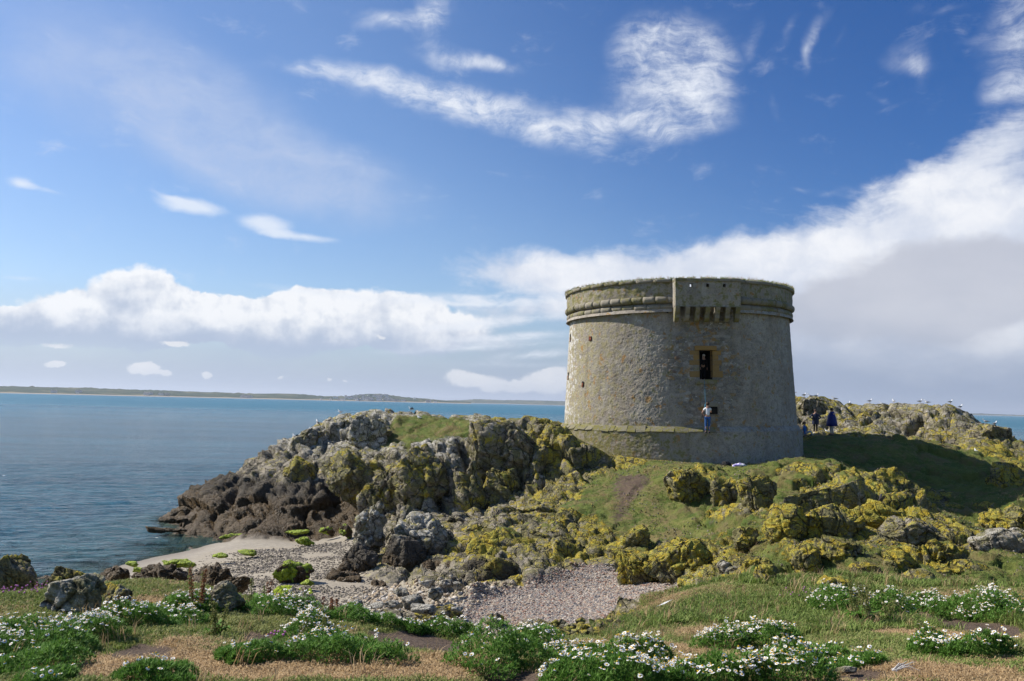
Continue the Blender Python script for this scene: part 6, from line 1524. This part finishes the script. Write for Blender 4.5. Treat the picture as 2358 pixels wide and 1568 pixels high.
# the young gull with half-open wings on the right slope
x, y, z = perch((14.39,33.61,4.23))
t_ = empty('young_gull', (x, y, z), (0, 0, 2.9), label='mottled brown young gull flapping its raised wings on the right slope', cat='gull')
o = obj('body', GB.copy(), t_); o.data.materials[0] = M_GBR; obj('beak', BEAK, t_)
for l_ in LEGS: obj('leg', l_, t_)
for sy in (-1, 1):
    mb = MB(); V = []; F = []
    for i, u in enumerate(np.linspace(0, 1, 7)):
        x_, y_, z_ = .07 - .25 * u, sy * (.06 + .28 * u), .27 + .36 * u
        c_ = .13 * (1 - u * .5) + .01; V += [(x_, y_, z_), (x_ - c_ * .5, y_ + sy * .01, z_ + .015), (x_ - c_, y_, z_ - .03 - .02 * (i % 2))]
    for i in range(6): q_ = 3 * i; F += [(q_, q_ + 1, q_ + 4, q_ + 3), (q_ + 1, q_ + 2, q_ + 5, q_ + 4)]
    mb.add(V, F); obj('wing', mb.mesh('wing', M_GBR, True), t_)
print('gulls', round(time.time() - T0, 1))

# ---------------------------------------------------------------- people
M_SKIN = simple('skin', (.42, .24, .17), .6, .1); M_TSH = simple('white_tshirt', (.78, .78, .80), .8, .06, 12, bstr=.2); M_JEAN = simple('blue_denim', (.035, .11, .30), .85, .25, 20)
M_NAVY = simple('navy_cloth', (.018, .024, .055), .8, .3, 8); M_PONCHO = simple('blue_poncho', (.012, .022, .15), .5, .3, 6); M_CREAM = simple('cream_trousers', (.50, .48, .46), .85, .12, 10)
M_BLK = simple('black_cloth', (.012, .012, .014), .85, .2); M_HAIRB = simple('brown_hair', (.05, .028, .018), .7, .3, 40); M_HAIRW = simple('white_hair', (.62, .60, .56), .8, .1, 40); M_BLUEJ = simple('bright_blue_jacket', (.02, .16, .50), .6, .15); M_PLUM = simple('plum_jumper', (.09, .02, .05), .85, .2); M_SHOE = simple('dark_shoe', (.02, .02, .025), .6, .2)
def skin_mesh(name, joints, bones, mat, parent, sub=1, root=0):
    """one continuous surface grown round joined bones: joints are (x, y, z, radius)"""
    me = bpy.data.meshes.new(name); me.from_pydata([j[:3] for j in joints], bones, [])
    me.materials.append(mat)
    o = obj(name, me, parent)
    sk = o.modifiers.new('skin', 'SKIN')
    if not me.skin_vertices:
        bpy.context.view_layer.objects.active = o
    for i, j in enumerate(joints):
        r = j[3]; me.skin_vertices[0].data[i].radius = (r, r) if not isinstance(r, tuple) else r
        me.skin_vertices[0].data[i].use_root = (i == root)
    sk.use_smooth_shade = True
    s_ = o.modifiers.new('sub', 'SUBSURF'); s_.levels = s_.render_levels = sub
    return o
def person(label, loc, yaw, H=1.7, arms=None, legs=None, top=M_TSH, bottom=M_JEAN, hair=M_HAIRB, bend=0.0, skirt=None, coat=None, sleeves=True, group=None, hairlen=0.0, seated=False, shoes=M_SHOE, hood=False):
    """faces -Y. arms: shoulder, elbow, wrist positions per side; legs: hip, knee, ankle"""
    t_ = empty('person', loc, (0, 0, yaw), label=label, cat='person', group=group)
    k = H / 1.7; t_.scale = (k, k, k)
    hipz = .90 if not seated else .22
    sh = hipz + .50; bx_ = 0; by_ = -bend
    legs = legs or {-1: [(-.09, 0, hipz), (-.10, -.01, hipz - .43), (-.10, .02, .07)], 1: [(.09, 0, hipz), (.10, -.01, hipz - .43), (.11, .02, .07)]}
    arms = arms or {-1: [(-.19, by_ * .9, sh - .02), (-.23, by_ * .9, sh - .30), (-.22, by_ - .06, sh - .55)], 1: [(.19, by_ * .9, sh - .02), (.23, by_ * .9, sh - .30), (.22, by_ - .06, sh - .55)]}
    # the whole figure as one body: pelvis, spine, neck, head, limbs, hands with fingers, feet
    J = [(0, 0, hipz + .02, .115), (0, by_ * .35, hipz + .22, .115), (0, by_ * .8, hipz + .42, .13), (0, by_, sh + .04, .075), (0, by_ * 1.05, sh + .12, .05), (0, by_ * 1.1 - .01, sh + .20, .075), (0, by_ * 1.1, sh + .29, .088), (0, by_ * 1.1 + .005, sh + .36, .055)]
    B = [(i, i + 1) for i in range(7)]
    def add(pts, rads, frm):
        idx = frm
        for p, r in zip(pts, rads):
            J.append((*p, r)); B.append((idx, len(J) - 1)); idx = len(J) - 1
        return idx
    for s_ in (-1, 1):
        h_, kn, an = [Vector(p) for p in legs[s_]]
        e = add([h_ * .98 + Vector((0, 0, -.03)), (h_ + kn) / 2, kn, (kn + an) / 2 + Vector((0, .015, .04)), an], [.088, .078, .056, .052, .036], 0)
        add([an + Vector((0, -.07, -.035)), an + Vector((0, -.15, -.045))], [.034, .024], e)
        s0, el_, wr = [Vector(p) for p in arms[s_]]
        e = add([s0, (s0 + el_) / 2, el_, (el_ + wr) / 2, wr], [.055, .046, .038, .034, .024], 3)
        d = (wr - el_).normalized(); sd = d.orthogonal().normalized(); e = add([wr + d * .05], [.026], e)
        for f in range(4):
            off = sd * (f - 1.5) * .018; L = (.055, .065, .06, .045)[f]
            add([wr + d * .09 + off, wr + d * (.09 + L * .6) + off, wr + d * (.09 + L) + off - Vector((0, .012, .0))], [.009, .008, .006], e)
        add([wr + d * .05 + sd * .035, wr + d * .085 + sd * .045], [.010, .008], e)
    body = skin_mesh('body', J, B, M_SKIN, t_)
    # face: eyes, nose, mouth, ears
    hx, hy, hz = 0, by_ * 1.1, sh + .25
    f = MB(); f.tube([(0, hy - .085, hz + .015), (0, hy - .112, hz - .012), (0, hy - .09, hz - .02)], [.008, .013, .008], 5)
    for s_ in (-1, 1): f.ball((s_ * .088, hy, hz), (.012, .018, .03), 6, 4)
    obj('face', f.mesh('face', M_SKIN, True), t_)
    f = MB()
    for s_ in (-1, 1): f.ball((s_ * .032, hy - .083, hz + .018), (.011, .006, .007), 6, 4)
    f.box((0, hy - .086, hz - .048), (.022, .004, .004)); obj('eyes_and_mouth', f.mesh('features', M_HAIRB), t_)
    hr = MB(); hr.ball((0, hy + .018, hz + .035), (.104, .108, .105), 12, 8); 
    if hairlen: hr.ball((0, hy + .06, hz - .04), (.095, .06, .13 + hairlen), 10, 7)
    obj('hair', hr.mesh('hair', hair, True), t_)
    # clothes, a little outside the body
    if coat is None:
        TJ = [(0, 0, hipz + .03, .128), (0, by_ * .35, hipz + .22, .130), (0, by_ * .8, hipz + .42, .148), (0, by_, sh + .03, .092)]
        TB = [(0, 1), (1, 2), (2, 3)]
        for s_ in (-1, 1):
            s0, el_, wr = [Vector(p) for p in arms[s_]]
            pts = [s0, (s0 + el_) / 2] + ([el_, (el_ + wr) / 2, wr - (wr - el_) * .06] if sleeves else [])
            idx = 3
            for p, r in zip(pts, [.070, .062, .052, .046, .038]): TJ.append((*p, r)); TB.append((idx, len(TJ) - 1)); idx = len(TJ) - 1
        skin_mesh('top', TJ, TB, top, t_)
    LJ = [(0, 0, hipz + .04, .126)]; LB = []
    for s_ in (-1, 1):
        h_, kn, an = [Vector(p) for p in legs[s_]]; idx = 0
        for p, r in zip([h_ + Vector((0, 0, -.04)), (h_ + kn) / 2, kn, (kn + an) / 2, an + (kn - an) * .12], [.098, .088, .068, .060, .054]): LJ.append((*p, r)); LB.append((idx, len(LJ) - 1)); idx = len(LJ) - 1
    skin_mesh('trousers', LJ, LB, bottom, t_)
    for s_ in (-1, 1):
        an = legs[s_][2]; obj('shoe', MB().box((an[0], an[1] - .05, an[2] - .03), (.042, .125, .036), taper=.8).mesh('shoe', shoes, True), t_)
    if coat is not None:
        c = MB(); n = 16; V = []; prof = coat['prof']
        for z_, rx, ry, yo in prof:
            for q_ in range(n):
                a = 2 * PI * q_ / n; wv = 1 + .05 * math.sin(a * 5 + z_ * 9) * (z_ < sh - .1)
                V.append((rx * math.cos(a) * wv, ry * math.sin(a) * wv + yo, z_))
        c.add(V, [(i * n + q_, i * n + (q_ + 1) % n, (i + 1) * n + (q_ + 1) % n, (i + 1) * n + q_) for i in range(len(prof) - 1) for q_ in range(n)])
        o = obj('coat', c.mesh('coat', coat['mat'], True), t_)
        for s_ in (-1, 1):
            if coat.get('sleeve'):
                s0, el_, wr = arms[s_]; obj('sleeve', MB().tube([s0, el_, wr], [.075, .06, .05], 10).mesh('sleeve', coat['mat'], True), t_)
        if coat.get('hood'): obj('hood', MB().ball((0, hy + .09, sh + .06), (.13, .10, .09), 12, 7).mesh('hood', coat['mat'], True), t_)
    return t_
HP = .90; SHZ = 1.40
# boy on the ledge, back to us, reaching for the rope
px_, py_, pz_ = (10.69,46.35,6.58)
person('boy in white T-shirt and blue jeans standing on the tower ledge', (px_, py_, 6.65), PI + .1, 1.60,
       arms={-1: [(-.18, -.02, 1.38), (-.27, -.12, 1.20), (-.20, -.30, 1.28)], 1: [(.18, -.02, 1.38), (.30, -.06, 1.15), (.20, -.22, 1.06)]}, top=M_TSH, bottom=M_JEAN, sleeves=False)
# woman hands on hips
x, y, z = perch(((21.59,60.50,6.33)))
person('stout person in dark jacket standing with hands on hips', (x, y, z), .15, 1.62,
       arms={-1: [(-.20, 0, 1.38), (-.44, .04, 1.18), (-.20, -.08, 1.02)], 1: [(.20, 0, 1.38), (.44, .04, 1.18), (.20, -.08, 1.02)]}, bottom=M_BLK, shoes=M_CREAM,
       coat=dict(mat=M_NAVY, sleeve=True, prof=[(.66, .26, .20, 0), (.72, .27, .21, 0), (.95, .25, .19, 0), (1.15, .24, .18, 0), (1.32, .25, .16, 0), (1.42, .16, .12, 0), (1.48, .08, .08, 0)]))
x, y, z = perch(((21.04,56.00,6.26)))
person('person in a long navy hooded poncho and cream trousers', (x, y, z), -1.3, 1.72, bottom=M_CREAM,
       coat=dict(mat=M_PONCHO, hood=True, prof=[(.60, .33, .34, .02), (.62, .35, .36, .02), (.85, .33, .32, .02), (1.1, .31, .26, .01), (1.3, .28, .20, 0), (1.42, .18, .14, 0), (1.52, .10, .10, 0)]))
x, y, z = (19.51,57.00,6.70)
z = tz(x, y)
person('seated figure in bright blue jacket half hidden by the tower', (x + .1, y, max(z, 6.2)), 1.2, 1.6, top=M_BLUEJ, bottom=M_CREAM, seated=True,
       legs={-1: [(-.09, 0, .22), (-.10, -.40, .40), (-.10, -.62, .05)], 1: [(.09, 0, .22), (.10, -.40, .42), (.12, -.60, .05)]})
dx, dy = 10.62 + 6.45 * math.sin(DOOR_T) - .09, 54 - 6.30 * math.cos(DOOR_T)
person('white-haired person in black looking down from the dark doorway', (dx, dy, 9.52), .0, 1.42, top=M_BLK, bottom=M_BLK, hair=M_HAIRW, bend=.22, hairlen=.02)
# rope hanging from the doorway
M_ROPE = simple('blue_rope', (.05, .18, .26), .8, .2, 40)
q0, q1 = (10.62 + 7.10 * math.sin(DOOR_T) - .22, 54 - 7.10 * math.cos(DOOR_T), 9.58), (px_ - .10, py_ + .30, 7.75)
pts = [(q0[0], q0[1] + .15, q0[2]), (q0[0] + .01, q0[1] - .08, q0[2] - .1), ((q0[0] + q1[0]) / 2, min(q0[1], q1[1]) - .10, 8.6), (q1[0], q1[1] - .25, 8.1), (q1[0] - .02, q1[1] - .30, 7.7)]
t_ = obj('rope', MB().tube(pts, [.014] * 5, 6).mesh('rope', M_ROPE), label='thin blue climbing rope hanging from the doorway', cat='rope')
obj('knot', MB().ball(pts[3], (.06, .05, .13), 8, 6).mesh('knot', M_ROPE, True), t_)
# things left at the foot of the tower
def cloth_heap(name, label, cat, p, r, mat, seed, mat2=None):
    V, F = _ICO[4]; V = V.copy(); V[:, 2] = np.where(V[:, 2] < 0, V[:, 2] * .3, V[:, 2])
    P = V * ARR(r); s = float(np.mean(r))
    P *= (1 + .30 * (1 - np.abs(fbm(P[:, 0] / s * 1.2, P[:, 1] / s * 1.2, P[:, 2] / s * 2, 3, seed)) * 2.2))[:, None]
    mids = (fbm(P[F].mean(1)[:, 0] / s, P[F].mean(1)[:, 1] / s, P[F].mean(1)[:, 2] / s, 2, seed + 4) > .05).astype(int) if mat2 else None
    o = obj(name, mesh_np(name, P, F, [mat, mat2] if mat2 else mat, True, mids=mids), label=label, cat=cat); o.location = p
M_LILAC = simple('lilac_cloth', (.26, .22, .50), .7, .3, 6); M_PALE = simple('pale_cloth', (.62, .60, .66), .8, .1)
x, y, z = perch((12.02,44.80,5.32)); cloth_heap('jacket', 'crumpled white and lilac jacket on the turf below the tower', 'jacket', (x, y, z + .03), (.30, .2, .15), M_PALE, 4, M_LILAC)
x, y, z = perch((11.52,45.60,5.35)); cloth_heap('bag', 'black bag lying beside the crumpled jacket', 'bag', (x, y, z + .02), (.22, .2, .22), M_BLK, 6)
print('done', round(time.time() - T0, 1))

# ---------------------------------------------------------------- the air over the bay
hz = MB().box((0, 0, 178), (60000, 60000, 200)).mesh('haze', bpy.data.materials.new('haze'))
hm = hz.materials[0]; hm.use_nodes = True; ht = NT(hm.node_tree)
pv = ht.n('ShaderNodeVolumePrincipled', {'Color': (.80, .88, 1.0, 1), 'Density': 0.00005, 'Anisotropy': 0.2})
o_ = ht.n('ShaderNodeOutputMaterial'); ht.t.links.new(pv.outputs[0], o_.inputs['Volume'])
obj('haze', hz, kind='stuff')
